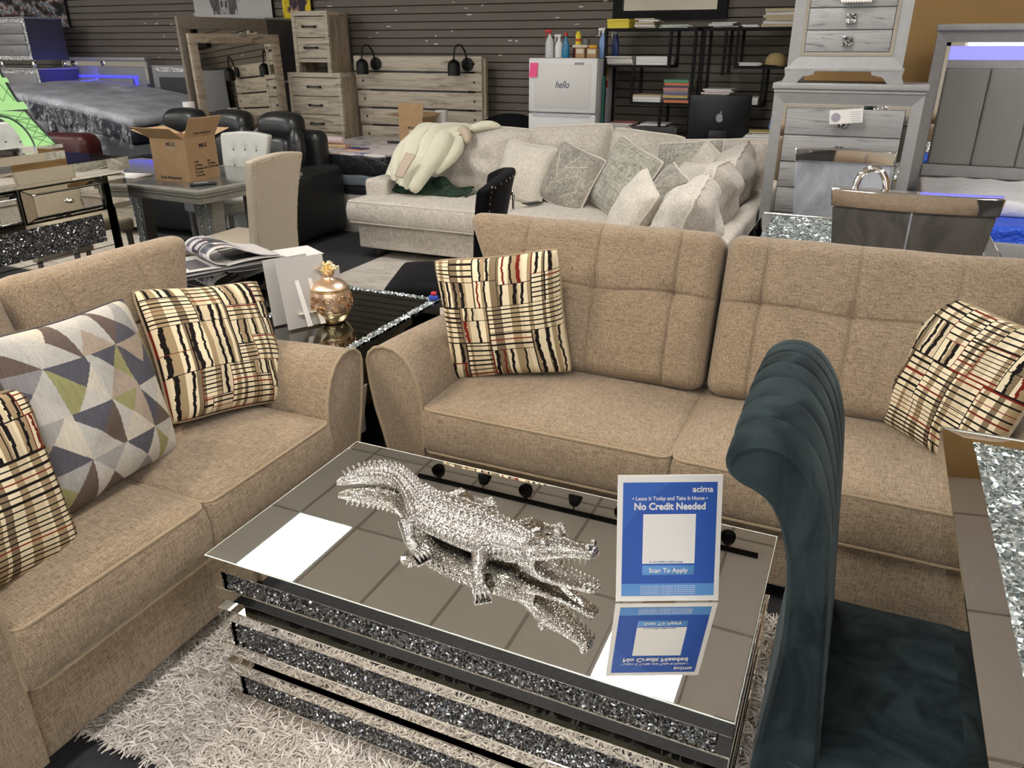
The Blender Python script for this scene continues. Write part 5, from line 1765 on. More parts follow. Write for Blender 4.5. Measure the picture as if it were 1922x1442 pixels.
stack('magazine in the low pile behind the laptop', 'magazines behind the laptop', -1.97, -1.70, .841, 9, .013, ['grey_cover', 'dark_cover', 'white_cover'], 'magazine', .02, rot=8, seed=10, cat='magazine')
stack('magazine in the messy pile above the computer', 'magazines above the computer', -1.42, -1.14, 1.151, 9, .013, ['white_cover', 'grey_cover', 'pink_cover', 'dark_cover'], 'magazine', .018, rot=7, seed=11, cat='magazine')
stack('white book in the small pile right of the computer', 'white books right of the computer', -1.12, -.93, 1.151, 3, .019, ['white_cover'], 'paperback', .004, rot=1, seed=12)
stack('dark paper packet on the top shelf above the computer', 'dark packets on the top shelf', -1.40, -1.16, 1.751, 4, .010, ['dark_cover', 'grey_cover'], 'pamphlet', .02, rot=8, seed=13, cat='pamphlet')
stack('white booklet alone on the top shelf above the computer', 'white booklets on the top shelf', -1.14, -.99, 1.751, 2, .010, ['white_cover'], 'pamphlet', .01, seed=14, cat='pamphlet')
stack('cream folder in the pile at the right end of the top shelf', 'cream folders on the top shelf', -.97, -.68, 1.751, 6, .019, ['tan_cover', 'white_cover', 'tan_cover'], 'folder', .014, rot=6, seed=15, cat='folder')
stack('grey magazine lying under the cap on the second shelf', 'magazines under the cap', -1.13, -.93, 1.456, 3, .010, ['grey_cover', 'white_cover', 'dark_cover'], 'magazine', .01, seed=16, cat='magazine')
o = thing('baseball_cap', 'tan and brown cap lying on the second shelf behind the grey chests', 'cap', (-.84, 7.30, 1.456))
MB().lathe([(.085, 0), (.088, .02), (.080, .06), (.055, .09), (.02, .10), (.001, .101)], 20).build('crown', plain('cap_tan', (.40, .30, .14), .8), o)
MB().lathe([(.001, .0), (.10, .0), (.12, .006), (.001, .012)], 20, c=(-.07, -.04, .0), sy=.7).build('brim', plain('cap_brown', (.10, .06, .03), .8), o)

def wall_mirror():
    t = thing('wall_mirror', 'black-framed mirror hanging above the black shelves', 'mirror', (-1.86, 7.66, 1.83))
    MB().box(-.43, .43, .0, .01, .07, .9).build('glass', M['mirror'], t, smooth=False)
    for a in ((-.52, .52, 0, .075), (-.52, .52, .895, .97)):
        MB().box(a[0], a[1], -.025, .03, a[2], a[3]).build('frame_rail', M['blackmetal'], t, smooth=False)
    for a in ((-.52, -.43), (.43, .52)):
        MB().box(a[0], a[1], -.025, .03, .075, .895).build('frame_stile', M['blackmetal'], t, smooth=False)
wall_mirror()
def desk():
    t = thing('desk', 'black office desk behind the ivory sectional, holding the computer', 'desk', (-1.55, 6.86, 0))
    MB().rbox(-.62, .95, -.28, .25, .735, .765, .004, 1).build('desk_top', M['black'], t)
    for x in (-.60, .91):
        MB().box(x - .015, x + .015, -.26, .23, 0, .735).build('side_panel', M['black'], t, smooth=False)
desk()
def monitor():
    t = thing('computer_monitor', 'large black computer monitor seen from behind on the desk', 'monitor', (-1.18, 6.85, .7655), 14)
    def f(x, y, z, a):
        y -= .012 * max(0, 1 - (x / a[0]) ** 2) * max(0, 1 - (z / a[2]) ** 2)
        return [x, y, z]
    MB().rbox(-.245, .245, -.018, .006, .095, .475, .006, 2, (10, 1, 8), f).build('back_shell', plain('dark_aluminium', (.018, .020, .024), .35, .4), t, angle=60)
    MB().box(-.24, .24, .006, .012, .10, .47).build('screen', M['black'], t, smooth=False)
    MB().rbox(-.075, .075, -.035, -.020, .03, .20, .004, 2).build('stand_neck', M['black'], t)
    MB().rbox(-.085, .085, -.07, .08, 0, .012, .004, 2).build('stand_foot', M['black'], t)
    lg = plain('grey_logo', (.32, .34, .38), .4)
    m = MB()
    pts = []
    for k in range(40):
        a = 2 * math.pi * k / 40
        r = .030 * (1 + .06 * math.cos(2 * a + math.pi) - .12 * math.exp(-((a - math.pi / 2) / .25) ** 2) - .08 * math.exp(-((a - 3 * math.pi / 2) / .25) ** 2))
        x, z = r * math.cos(a), r * math.sin(a) * 1.08
        d = math.hypot(x - .036, z - .006)
        if d < .016: x = .036 - math.sqrt(max(0, .016 ** 2 - (z - .006) ** 2))
        pts.append((x, .30 + z))
    m.prism(pts, -.034, -.029, 'y')
    m.prism([(.0, .336), (.004, .348), (.014, .354), (.013, .342), (.006, .335)], -.034, -.029, 'y')
    m.build('emblem', lg, t, smooth=False)
monitor()
o = thing('laptop', 'black laptop open on the desk left of the monitor', 'laptop', (-1.70, 6.80, .7655), 4)
MB().rbox(-.19, .19, -.01, .005, .005, .215, .004, 1).build('lid', M['black'], o)
MB().rbox(-.19, .19, .0, .24, 0, .012, .004, 1).build('keyboard_deck', M['black'], o)
o = thing('printer', 'pale grey printer with papers on top, right of the computer', 'printer', (-.80, 6.84, .7655))
MB().rbox(-.16, .14, -.16, .16, 0, .17, .012, 2).build('casing', plain('printer_grey', (.5, .52, .56), .5), o)
MB().rbox(-.14, .10, -.12, .12, .17, .185, .003, 1).build('lid', M['white'], o)
stack('loose sheet bundle lying on top of the printer', 'papers on the printer', -.93, -.70, .952, 3, .008, ['white_cover', 'tan_cover', 'amber_cover'], 'paper_bundle', .02, rot=8, d=.10, seed=20, y=6.84, cat='papers')
o = thing('water_bottle', 'blue water bottle leaning on the printer by the grey chest', 'bottle', (-.765, 6.93, .951))
o.rotation_euler = (0, R(9), 0); o.location.z = .985
MB().lathe([(.026, 0), (.028, .01), (.028, .13), (.018, .155), (.016, .165)], 16).build('bottle_body', plain('blue_plastic', (.10, .25, .6), .3), o)
MB().lathe([(.018, .165), (.018, .19), (.001, .191)], 14).build('cap', M['bluemet'], o)

# ================================================================== GREY OAK CHEST AND NIGHTSTAND, BED AT THE RIGHT
M['knob'] = crystal('knob_crystal', (.02, .02, .02), (.35, .34, .33), .2)
def grey_case(name, label, cat, x0, x1, yf, depth, z0, z1, drawers, feet=.0):
    t = thing(name, label, cat, ((x0 + x1) / 2, yf, z0))
    w = (x1 - x0) / 2; H = z1 - z0
    G = M['greypaint']
    b0 = feet
    MB().box(-w + .03, w - .03, .02, depth, b0, H - .03).build('carcass', G, t, smooth=False)
    MB().rbox(-w - .005, w + .005, -.018, depth, H - .035, H, .006, 2).build('top', G, t)
    MB().rbox(-w + .005, w - .005, -.012, depth, H - .055, H - .036, .005, 2).build('top_moulding', G, t)
    # picture-frame moulding
    fi = .062; yo = -.008
    za, zb = b0 + .0, H - .056
    def bar(p):
        return p
    for (a0, a1, b0_, b1_) in (((-w + .01, za), (w - .01, za), (w - .01 - fi, za + fi), (-w + .01 + fi, za + fi)), ((w - .01, za), (w - .01, zb), (w - .01 - fi, zb - fi), (w - .01 - fi, za + fi)),
                               ((w - .01, zb), (-w + .01, zb), (-w + .01 + fi, zb - fi), (w - .01 - fi, zb - fi)), ((-w + .01, zb), (-w + .01, za), (-w + .01 + fi, za + fi), (-w + .01 + fi, zb - fi))):
        o4 = [a0, a1, b0_, b1_]
        ys = [-.010, -.010, .008, .008]
        v = [(p[0], y, p[1]) for p, y in zip(o4, ys)] + [(p[0], .022, p[1]) for p in o4]
        MB().add(v, [(0, 1, 2, 3), (7, 6, 5, 4), (0, 4, 5, 1), (1, 5, 6, 2), (2, 6, 7, 3), (3, 7, 4, 0)]).build('front_moulding', G, t, smooth=False)
    xi, zi0, zi1 = w - .01 - fi, za + fi, zb - fi
    s = .020
    for a in ((-xi, xi, zi0, zi0 + s), (-xi, xi, zi1 - s, zi1), (-xi, -xi + s, zi0 + s, zi1 - s), (xi - s, xi, zi0 + s, zi1 - s)):
        MB().box(a[0], a[1], .004, .012, a[2], a[3]).build('mirror_strip', M['mirror'], t, smooth=False)
    n = drawers; hh = (zi1 - zi0 - 2 * s) / n
    for k in range(n):
        zc0 = zi0 + s + hh * k
        d = MB().rbox(-xi + s + .003, xi - s - .003, .000, .02, zc0 + .003, zc0 + hh - .003, .003, 1).build('drawer', M['greywood'], t)
        kb = MB(); q = .030
        zc = zc0 + hh * .5
        o = crystals(.05, .05, .010, .006, 'knob', M['knob'], d, 'front', k + int(z1 * 10), (0, -.022, zc))
        MB().box(-.024, .024, -.020, 0, zc - .024, zc + .024).build('knob_block', M['mirror_dark'], d, smooth=False)
    if feet:
        MB().rbox(-w - .002, w + .002, -.016, depth, b0 - .022, b0, .005, 2).build('base_moulding', G, t)
        for sx in (-1, 1):
            xo = sx * (w + .012)
            p = MB().prism([(xo, 0), (xo - sx * .018, b0 * .45), (xo - sx * .012, b0 - .02), (sx * (w - .17), b0 - .02), (sx * (w - .165), b0 * .55), (sx * (w - .105), b0 * .40), (sx * (w - .075), 0)], -.018, .03, 'y')
            p.build('bracket_foot', G, t, smooth=False)
            MB().box(min(sx * (w - .08), sx * w), max(sx * (w - .08), sx * w), depth - .08, depth, 0, b0 - .02).build('rear_foot', G, t, smooth=False)
    return t
grey_case('chest_of_drawers', 'tall grey oak chest with mirrored trim and a paper tag on its top knob', 'chest', -.592, .245, 5.2, .45, 0, 1.405, 7, .09)
grey_case('nightstand', 'grey oak nightstand with mirrored trim stacked on the taller chest', 'nightstand', -.540, .102, 5.21, .42, 1.406, 2.06, 3, .085)
o = thing('price_tag', 'white tag with striped border hanging on the top knob of the grey chest', 'tag', (-.165, 5.163, 1.225))
o.rotation_euler = (0, R(-6), 0)
MB().box(-.085, .095, -.001, .001, -.04, .045).build('card', M['paper'], o, smooth=False)
m = MB()
for k in range(14):
    for z in (-.040, .041):
        m.box(-.085 + k * .013, -.080 + k * .013, -.0018, -.001, z, z + .005)
m.build('striped_border', plain('tag_black', (.03, .03, .01), .6), o, smooth=False)
MB().cyl((-.05, -.0019, 0), (-.05, -.001, 0), .026, n=20).build('tag_print', plain('tag_grey', (.35, .33, .38), .6), o)
for k in range(5):
    MB().box(.03, .085, -.0018, -.001, .022 - k * .012, .025 - k * .012).build('tag_line', plain('tag_line', (.4, .4, .45), .6), o, smooth=False)
o = thing('price_tag', 'white tag with striped border on the upper knob of the grey nightstand', 'tag', (-.215, 5.172, 1.868))
MB().box(-.07, .09, -.001, .001, -.04, .04).build('card', M['paper'], o, smooth=False)
m = MB()
for k in range(12): m.box(-.07 + k * .0134, -.065 + k * .0134, -.0018, -.001, -.040, -.035)
m.build('striped_border', M['tag'] if 'tag' in M else bpy.data.materials['tag_black'], o, smooth=False)

def right_bed():
    t = thing('bed', 'grey bed with channelled headboard, mirrored trim and blue light strip at the right', 'bed', (1.13, 6.1, 0))
    G = M['greypaint']
    x0, x1, H = -.855, .855, 1.735
    hb = bpy.data.objects.new('headboard', None); link(hb, t)
    MB().box(x0 + .02, x1 - .02, .02, .07, .1, H - .02).build('panel_back', G, hb, smooth=False)
    MB().rbox(x0 - .01, x1 + .01, -.03, .08, H - .04, H, .006, 2).build('crown_moulding', G, hb)
    fi = .068
    for sx in (-1, 1):
        X = sx * .855
        MB().add([(X, -.012, .2), (X, -.012, H - .04), (X - sx * fi, .012, H - .04 - fi), (X - sx * fi, .012, .2), (X, .03, .2), (X, .03, H - .04), (X - sx * fi, .03, H - .04 - fi), (X - sx * fi, .03, .2)],
                 [(0, 1, 2, 3), (7, 6, 5, 4), (0, 4, 5, 1), (1, 5, 6, 2), (2, 6, 7, 3), (3, 7, 4, 0)]).build('stile', G, hb, smooth=False)
        MB().box(min(X - sx * fi, X - sx * (fi + .022)), max(X - sx * fi, X - sx * (fi + .022)), .006, .016, .88, H - .04 - fi).build('mirror_strip', M['mirror'], hb, smooth=False)
    MB().add([(x0, -.012, H - .04), (x1, -.012, H - .04), (x1 - fi, .012, H - .04 - fi), (x0 + fi, .012, H - .04 - fi), (x0, .03, H - .04), (x1, .03, H - .04), (x1 - fi, .03, H - .04 - fi), (x0 + fi, .03, H - .04 - fi)],
             [(0, 1, 2, 3), (7, 6, 5, 4), (0, 4, 5, 1), (1, 5, 6, 2), (2, 6, 7, 3), (3, 7, 4, 0)]).build('top_rail', G, hb, smooth=False)
    xi = .855 - fi
    MB().box(-xi, xi, .006, .016, H - .04 - fi - .02, H - .04 - fi).build('mirror_strip', M['mirror'], hb, smooth=False)
    MB().box(-xi + .024, xi - .024, .008, .018, 1.525, 1.606).build('light_strip', M['ledpale'], hb, smooth=False)
    MB().box(-xi + .022, xi - .022, .004, .02, 1.475, 1.524).build('cross_rail', G, hb, smooth=False)
    n = 6; wp = (2 * xi - .05) / n
    for k in range(n):
        a = -xi + .025 + wp * k
        MB().rbox(a + .001, a + wp - .001, -.02, .02, .875, 1.474, .018, 3).build('padded_panel', M['greyupholst'], hb)
    MB().box(-xi, xi, -.010, .02, .80, .874).build('lower_rail', G, hb, smooth=False)
    # rails
    MB().rbox(x0 - .0, x1 + .0, -1.06, -1.00, .43, .59, .006, 2).build('foot_rail', G, t)
    for a in ((x0, x0 + .04), (x1 - .04, x1)):
        MB().box(a[0], a[1], -1.00, -.02, .44, .56).build('side_rail', G, t, smooth=False)
        MB().box(a[0], a[1], -1.06, -.98, 0, .43).build('leg', G, t, smooth=False)
    MB().box(x0 + .05, x1 - .05, -.98, -.03, .18, .42).build('under_drawer', M['mirror_dark'], t, smooth=False)
right_bed()
o = thing('mattress', 'mattress wrapped in bright blue plastic on the grey bed', 'mattress', (1.13, 5.44, .425))
def cr(x, y, z, a):
    return [x + .012 * noise.noise(Vector((y * 8, z * 9, 3))), y + .02 * noise.noise(Vector((x * 8, z * 12, 1))), z + .012 * noise.noise(Vector((x * 6, y * 6, 2)))]
MB().rbox(-.79, .79, -.37, .60, .0, .255, .04, 3, (30, 20, 5), cr).build('wrapped_body', M['bluefilm'], o, angle=180)
o = thing('mattress_pad', 'rumpled white bedding sheet over the blue mattress', 'bedding', (1.13, 5.74, .682))
def cr2(x, y, z, a):
    z += .035 * max(0, y / a[1]) ** 2 if z > 0 else 0
    return [x, y, z + (.018 * noise.noise(Vector((x * 5, y * 3, 2))) + .01 * noise.noise(Vector((x * 13, y * 5, 5))) if z > 0 else 0)]
MB().rbox(-.80, .80, -.40, .30, .0, .095, .035, 3, (40, 20, 2), cr2).build('sheet', M['sheet'], o, angle=180)

# ================================================================== GREY VELVET CHAIRS WITH CHROME TOP RAIL
def band_chair(label, loc, rz, wt, wb, H, mat, seam, ring, zb=.42):
    t = thing('dining_chair', label, 'chair', loc, rz)     # front is -y
    def pt(u, z, off):
        f = (z - zb) / (H - zb)
        w = wb + (wt - wb) * f
        return (w * u, .02 * f + .03 * (1 - u * u) + off, z)
    def slab(name, z0, z1, th, m, nz=6, grow=0., parent=t, ang=40):
        mb = MB(); N = 16
        A = [pt((2 * i / N - 1) * (1 + grow), z0 + (z1 - z0) * j / nz, -th / 2) for j in range(nz + 1) for i in range(N + 1)]
        B = [pt((2 * i / N - 1) * (1 + grow), z0 + (z1 - z0) * j / nz, th / 2) for j in range(nz + 1) for i in range(N + 1)]
        fs = []; K = len(A)
        for j in range(nz):
            for i in range(N):
                a = j * (N + 1) + i
                fs.append((a, a + 1, a + N + 2, a + N + 1)); fs.append((a + K + N + 1, a + K + N + 2, a + K + 1, a + K))
        bd = [i for i in range(N + 1)] + [j * (N + 1) + N for j in range(1, nz + 1)] + [nz * (N + 1) + i for i in range(N - 1, -1, -1)] + [j * (N + 1) for j in range(nz - 1, 0, -1)]
        for i in range(len(bd)):
            a, b = bd[i], bd[(i + 1) % len(bd)]
            fs.append((a, a + K, b + K, b))
        return mb.add(A + B, fs).build(name, m, parent, bevel=.006, angle=ang)
    bo = slab('backrest', zb, H - .072, .055, mat)
    slab('top_band', H - .071, H, .075, M['chrome'], 2, .02)
    if seam:
        MB().tube([pt(0, z, seam * .029) for z in (zb + .02, .6, .8, H - .06)], .004, 6).build('seam_piping', M['greyvelvet_l'], bo)
    if ring:
        x = ring
        MB().tube([(x + .055 * math.sin(R(a)), .035 - .055, H - .015 + .085 * math.cos(R(a))) for a in range(-130, 131, 13)], .013, 10).build('ring_handle', M['chrome'], t)
    MB().rbox(-wb, wb, -.46, .0, .40, .49, .03, 3, (6, 6, 2)).build('seat', mat, t, angle=180)
    for x in (-wb + .04, wb - .04):
        for y in (-.42, -.03):
            MB().tube([(x, y, .41), (x, y, 0)], [.018, .014], 10).build('leg', M['chrome'], t)
    return t
band_chair('grey velvet chair with chrome top band and ring, back turned, just behind the tan sofa', (.18, 3.32, 0), 180, .287, .205, 1.105, M['greyvelvet_d'], 1, .155, .42)
band_chair('silver grey velvet chair with chrome top band, on the far side of the crystal table', (-.12, 4.62, 0), 0, .248, .185, 1.10, M['greyvelvet_l'], 0, 0, .42)
# ================================================================== WHITEWASHED BED SET
def barn_bed():
    t = thing('bed', 'whitewashed plank headboard bed on a pale wooden box base', 'bed', (-4.40, 7.46, 0))
    x0, x1 = -.755, .755
    for k, (a, b) in enumerate(((1.374, 1.515), (1.192, 1.355), (1.014, 1.173), (.838, .995), (.655, .819))):
        p = MB().rbox(x0 + k * .012, x1, -.012, .020, a, b, .003, 1).build('plank', M['barn'], t)
        for x in (x0 + k * .012 + .09, x1 - .085):
            MB().cyl((x, -.016, (a + b) / 2), (x, -.011, (a + b) / 2), .012, n=10).build('bolt', M['black'], p)
    MB().box(x0 + .17, x1 - .17, .018, .03, .66, 1.50).build('dark_backing', M['black'], t, smooth=False)
    for x in (x0 + .10, x1 - .03):
        MB().box(x - .06, x + .06, .021, .07, 0, 1.50).build('post', M['barn_v'], t, smooth=False)
    MB().rbox(-.70, .52, -1.42, -.02, 0, .345, .005, 1).build('box_base', M['bedwood'], t)
    for x in (-.53, .545):
        l = thing('gooseneck_lamp', ('left' if x < 0 else 'right') + ' black gooseneck lamp on the whitewashed plank headboard', 'lamp', (-4.40 + x, 7.4475, 1.46), group='headboard lamps')
        MB().cyl((.06, -.002, -.02), (.06, -.022, -.02), .062, n=24).build('wall_plate', M['winglamp'], l)
        MB().tube([(.06, -.02, 0), (.055, -.05, .10), (.03, -.08, .155), (.0, -.11, .16), (-.02, -.13, .12), (-.025, -.14, .03)], .009, 10).build('neck', M['winglamp'], l)
        MB().lathe([(.012, .03), (.03, .022), (.055, .0), (.062, -.02), (.062, -.12), (.058, -.12), (.05, -.03)], 22, c=(-.025, -.14, 0)).build('shade', M['winglamp'], l)
barn_bed()
def boxmat(name, label, x0, x1, y0, y1, z0, z1, side, top=None, cat='mattress'):
    o = thing(name, label, cat, ((x0 + x1) / 2, (y0 + y1) / 2, z0))
    w, d, h = (x1 - x0) / 2, (y1 - y0) / 2, z1 - z0
    MB().rbox(-w, w, -d, d, 0, h, .025, 3, (12, 12, 2), cr).build('side_panel', side, o, angle=180)
    if top:
        MB().rbox(-w + .01, w - .01, -d + .01, d - .01, h - .02, h + .012, .012, 2).build('top_panel', top, o)
    return o
pm, nt_, b_ = newmat('printed_ticking')
setin(b_, rough=.35)
f_ = noise_f(nt_, coords(nt_), 4.5, 3, .5, 1.2)
nt_.links.new(ramp(nt_, f_, [(.36, (.12, .14, .30)), (.43, (.55, .53, .56)), (.50, (.72, .69, .68)), (.60, (.70, .66, .64)), (.66, (.62, .30, .18)), (.70, (.68, .66, .64))]), b_.inputs['Base Color'])
boxmat('mattress', 'black-sided mattress with printed top under film, uppermost on the whitewashed bed', -5.06, -3.915, 6.04, 7.42, .528, .705, M['dkfoam'], pm)
boxmat('box_spring', 'grey-blue foundation between the two dark layers on the whitewashed bed', -5.06, -3.91, 6.045, 7.42, .425, .527, M['greyfound'])
boxmat('box_spring', 'thin black film-wrapped foundation, lowest on the whitewashed bed', -5.06, -3.90, 6.05, 7.42, .3455, .424, M['dkfoam'])
ZM = .7185
t = carton('small open carton box printed MILK with a hand hole on the printed mattress', (-3.955, 6.78, ZM), 2, .26, .26, .26,
           [('left', (-.26, 0, .26), (-.26, .26, .26), (-1, 0, .12)), ('front', (-.26, .006, .26), (0, .006, .26), (0, .10, 1)), ('back', (0, .26, .26), (-.26, .26, .26), (0, 1, .2))], big=False)
text('lettering', 'MILK', .032, (-.13, -.0012, .155), FRONT, I_, t, bold=.0006)
text('lettering', 'MILK', .026, (.0012, .13, .15), RIGHT, I_, t, bold=.0006)
text('lettering', 'Keep Refrigerated', .018, (-.13, -.0012, .012), FRONT, I_, t, bold=.0004)
MB().cyl((-.13, -.0012, .125), (-.13, 0, .125), .022, n=20).build('hand_hole', M['paper2'], t)
def roll(label, x, y, z, r, h, name='paper_roll'):
    o = thing(name, label, 'paper roll', (x, y, z))
    MB().lathe([(.02, 0), (r, 0), (r, h), (.02, h), (.02, 0)], 24, caps=False).build('paper', M['paper'], o)
    MB().lathe([(.0195, .002), (.0195, h - .002), (.017, h - .002), (.017, .002), (.0195, .002)], 16, caps=False).build('core', M['card'], o)
roll('white paper roll standing beside the small carton on the printed mattress', -3.99, 7.22, ZM, .062, .30)
roll('white paper roll standing on top of the black recliner sofa', -6.02, 5.925, .9205, .055, .20)
o = thing('wrapped_roll', 'pale pink wrapped roll lying at the left of the printed mattress', 'package', (-4.70, 6.36, ZM + .032), 4)
MB().tube([(-.115, 0, .035), (-.11, 0, .035), (.11, 0, .035), (.115, 0, .035)], [.02, .034, .034, .02], 14).build('wrapping', plain('pink_white_wrap', (.72, .58, .60), .35), o)
o = thing('flat_box', 'flat tan box under the pink wrapped roll', 'box', (-4.68, 6.37, ZM), 3)
MB().rbox(-.13, .13, -.05, .05, 0, .031, .003, 1).build('carton', M['card_in'], o)
o = thing('pamphlet', 'navy and orange pamphlet lying on the printed mattress', 'pamphlet', (-4.42, 6.33, ZM), -8)
MB().rbox(-.10, .10, -.07, .07, 0, .008, .001, 1).build('sheets', plain('navy_pamphlet', (.04, .05, .22), .4), o)
MB().box(-.10, .10, -.071, -.0, -.0002, .0075).build('orange_sheet', plain('orange_pamphlet', (.75, .25, .08), .4), o, smooth=False)
o = thing('tape_gun', 'black tape tool lying behind the carton on the printed mattress', 'tool', (-4.33, 6.88, ZM), 5)
MB().rbox(-.09, .07, -.02, .02, 0, .022, .008, 2).build('body', M['black'], o)
o = thing('snack_bag', 'small red and tan crumpled bag behind the paper roll', 'bag', (-4.02, 7.36, ZM), 5)
MB().rbox(-.06, .07, -.03, .03, 0, .09, .02, 2, (5, 3, 4), cr).build('bag', plain('red_tan_bag', (.50, .22, .16), .5), o, angle=180)

def barn_case(name, label, cat, x0, x1, yf, depth, z0, z1, rows, open_h=0.):
    t = thing(name, label, cat, ((x0 + x1) / 2, yf, z0))
    w = (x1 - x0) / 2; H = z1 - z0
    MB().rbox(-w, w, .0, depth, H - .045, H, .003, 1).build('top', M['barn'], t)
    for sx in (-1, 1):
        MB().rbox(min(sx * w, sx * (w - .045)), max(sx * w, sx * (w - .045)), .0, .045, 0, H - .045, .003, 1).build('front_stile', M['barn'], t)
        MB().box(min(sx * w, sx * (w - .02)), max(sx * w, sx * (w - .02)), .045, depth, 0, H - .045).build('side_panel', M['barn_v'], t, smooth=False)
    MB().box(-w + .02, w - .02, .045, depth - .01, open_h, H - .045).build('inner_case', M['black'] if open_h else M['barn_v'], t, smooth=False)
    MB().box(-w + .045, w - .045, .008, .045, open_h, open_h + .035).build('bottom_rail', M['barn'], t, smooth=False)
    z = H - .05
    for h in rows:
        d = MB().rbox(-w + .048, w - .048, .006, .030, z - h + .004, z - .004, .002, 1).build('drawer', M['barn'], t)
        zc = z - h * .48
        MB().tube([(-.075, -.022, zc), (.075, -.022, zc)], .0065, 8).build('handle_bar', M['black'], d)
        for x in (-.075, .075):
            MB().cyl((x, .006, zc), (x, -.026, zc), .0125, n=10).build('handle_post', M['black'], d)
        z -= h
    return t
barn_case('chest_of_drawers', 'whitewashed chest of drawers with black bar handles, beside the plank headboard', 'chest', -5.845, -5.165, 7.2, .40, 0, 1.352, (.185, .185, .185, .185, .185, .185, .12))
barn_case('nightstand', 'whitewashed two-drawer nightstand stacked on the chest of drawers', 'nightstand', -5.73, -5.275, 7.21, .36, 1.3525, 1.94, (.20, .20), .10)

# ================================================================== MIRRORS LEANING BEHIND THE RECLINERS
def framed_mirror(label, loc, rz, w, h, fw, mat, lean=-5, z=.95):
    t = thing('framed_mirror', label, 'mirror', loc, rz)
    t.rotation_euler = (R(lean), 0, R(rz))
    MB().box(-w / 2 + fw * .6, w / 2 - fw * .6, .0, .012, fw * .6, h - fw * .6).build('glass', M['mirror'], t, smooth=False)
    for a in ((-w / 2, w / 2, 0, fw), (-w / 2, w / 2, h - fw, h)):
        MB().rbox(a[0], a[1], -.022, .018, a[2], a[3], .004, 1).build('frame_rail', mat, t)
    for a in ((-w / 2, -w / 2 + fw), (w / 2 - fw, w / 2)):
        MB().rbox(a[0], a[1], -.0222, .018, fw, h - fw, .004, 1).build('frame_stile', mat, t)
frame_w = wood('brown_oak_frame', (.40, .33, .255), (.27, .215, .16), 6, (.6, 1, 3), dark=(.16, .12, .085))
framed_mirror('oak-framed mirror leaning behind the black recliners', (-5.94, 6.60, .86), 77, 1.04, .86, .085, frame_w, -2)
framed_mirror('darker brown framed mirror standing behind the oak-framed one', (-6.08, 6.62, .86), 77, 1.02, 1.01, .11, M['darkbrownwood'], -2)
o = thing('dresser', 'low grey-brown dresser behind the recliners, under the framed mirrors', 'dresser', (-6.28, 6.55, 0))
MB().rbox(-.12, .35, -.33, .50, 0, .845, .004, 1).build('case', M['barn_v'], o)
for k in range(3):
    d = MB().rbox(.352, .365, -.29, .46, .08 + .25 * k, .31 + .25 * k, .002, 1).build('drawer', M['barn'], o)
    MB().tube([(.385, .0, .2 + .25 * k), (.385, .18, .2 + .25 * k)], .006, 6).build('handle_bar', M['black'], d)

M['sparkle'] = crystal('silver_glitter', (.25, .25, .26), (.75, .75, .76), .3)
def silver_case(name, label, cat, x0, x1, yf, depth, z0, z1, rows, feet=.05, side=None, sm='greypaint'):
    t = thing(name, label, cat, ((x0 + x1) / 2, yf, z0))
    w = (x1 - x0) / 2; H = z1 - z0
    MB().box(-w, w, .012, depth, feet, H - .02).build('carcass', side or M['dkcase'], t, smooth=False)
    MB().rbox(-w - .01, w + .01, -.005, depth + .005, H - .02, H, .004, 1).build('top', M[sm], t)
    s = .045
    for k, (a0, a1, b0, b1) in enumerate(((-w, w, feet, feet + s), (-w, w, H - .02 - s, H - .02), (-w, -w + s, feet + s, H - .02 - s), (w - s, w, feet + s, H - .02 - s))):
        crystals(a1 - a0, b1 - b0, .010, .006, 'glitter_trim', M['sparkle'], t, 'front', k + int(x0 * 10), ((a0 + a1) / 2, .010, (b0 + b1) / 2))
    n = rows; hh = (H - .02 - 2 * s - feet) / n
    for k in range(n):
        za = feet + s + hh * k
        d = MB().rbox(-w + s + .004, w - s - .004, .0, .012, za + .004, za + hh - .004, .002, 1).build('drawer', M['silverfront'], t)
        MB().tube([(-.05, -.015, za + hh / 2), (.05, -.015, za + hh / 2)], .005, 6).build('handle_bar', M['chrome'], d)
    for sx in (-1, 1):
        for y in (.04, depth - .04):
            if feet > .02:
                MB().lathe([(.012, 0), (.022, feet * .2), (.026, feet * .5), (.014, feet * .8), (.02, feet)], 12, c=(sx * (w - .04), y, 0)).build('bun_foot', M['chrome'], t)
    return t
M['dkcase'] = plain('graphite_side', (.075, .073, .075), .5)
M['silverfront'] = plain('silver_front', (.30, .30, .31), .35, .3)
silver_case('chest_of_drawers', 'graphite chest with glitter trim, lower of two behind the framed mirrors', 'chest', -6.66, -5.90, 7.12, .45, 0, 1.265, 5)
silver_case('nightstand', 'graphite nightstand with glitter trim, upper of two behind the framed mirrors', 'nightstand', -6.62, -6.02, 7.14, .45, 1.266, 1.885, 2)
silver_case('nightstand', 'silver nightstand with glitter trim and blue-lit side at the far left', 'nightstand', -10.05, -9.40, 6.9, .50, 1.366, 1.93, 3, .09)
silver_case('chest_of_drawers', 'silver chest under the blue-lit nightstand at the far left', 'chest', -10.10, -9.32, 6.88, .55, 0, 1.365, 5)

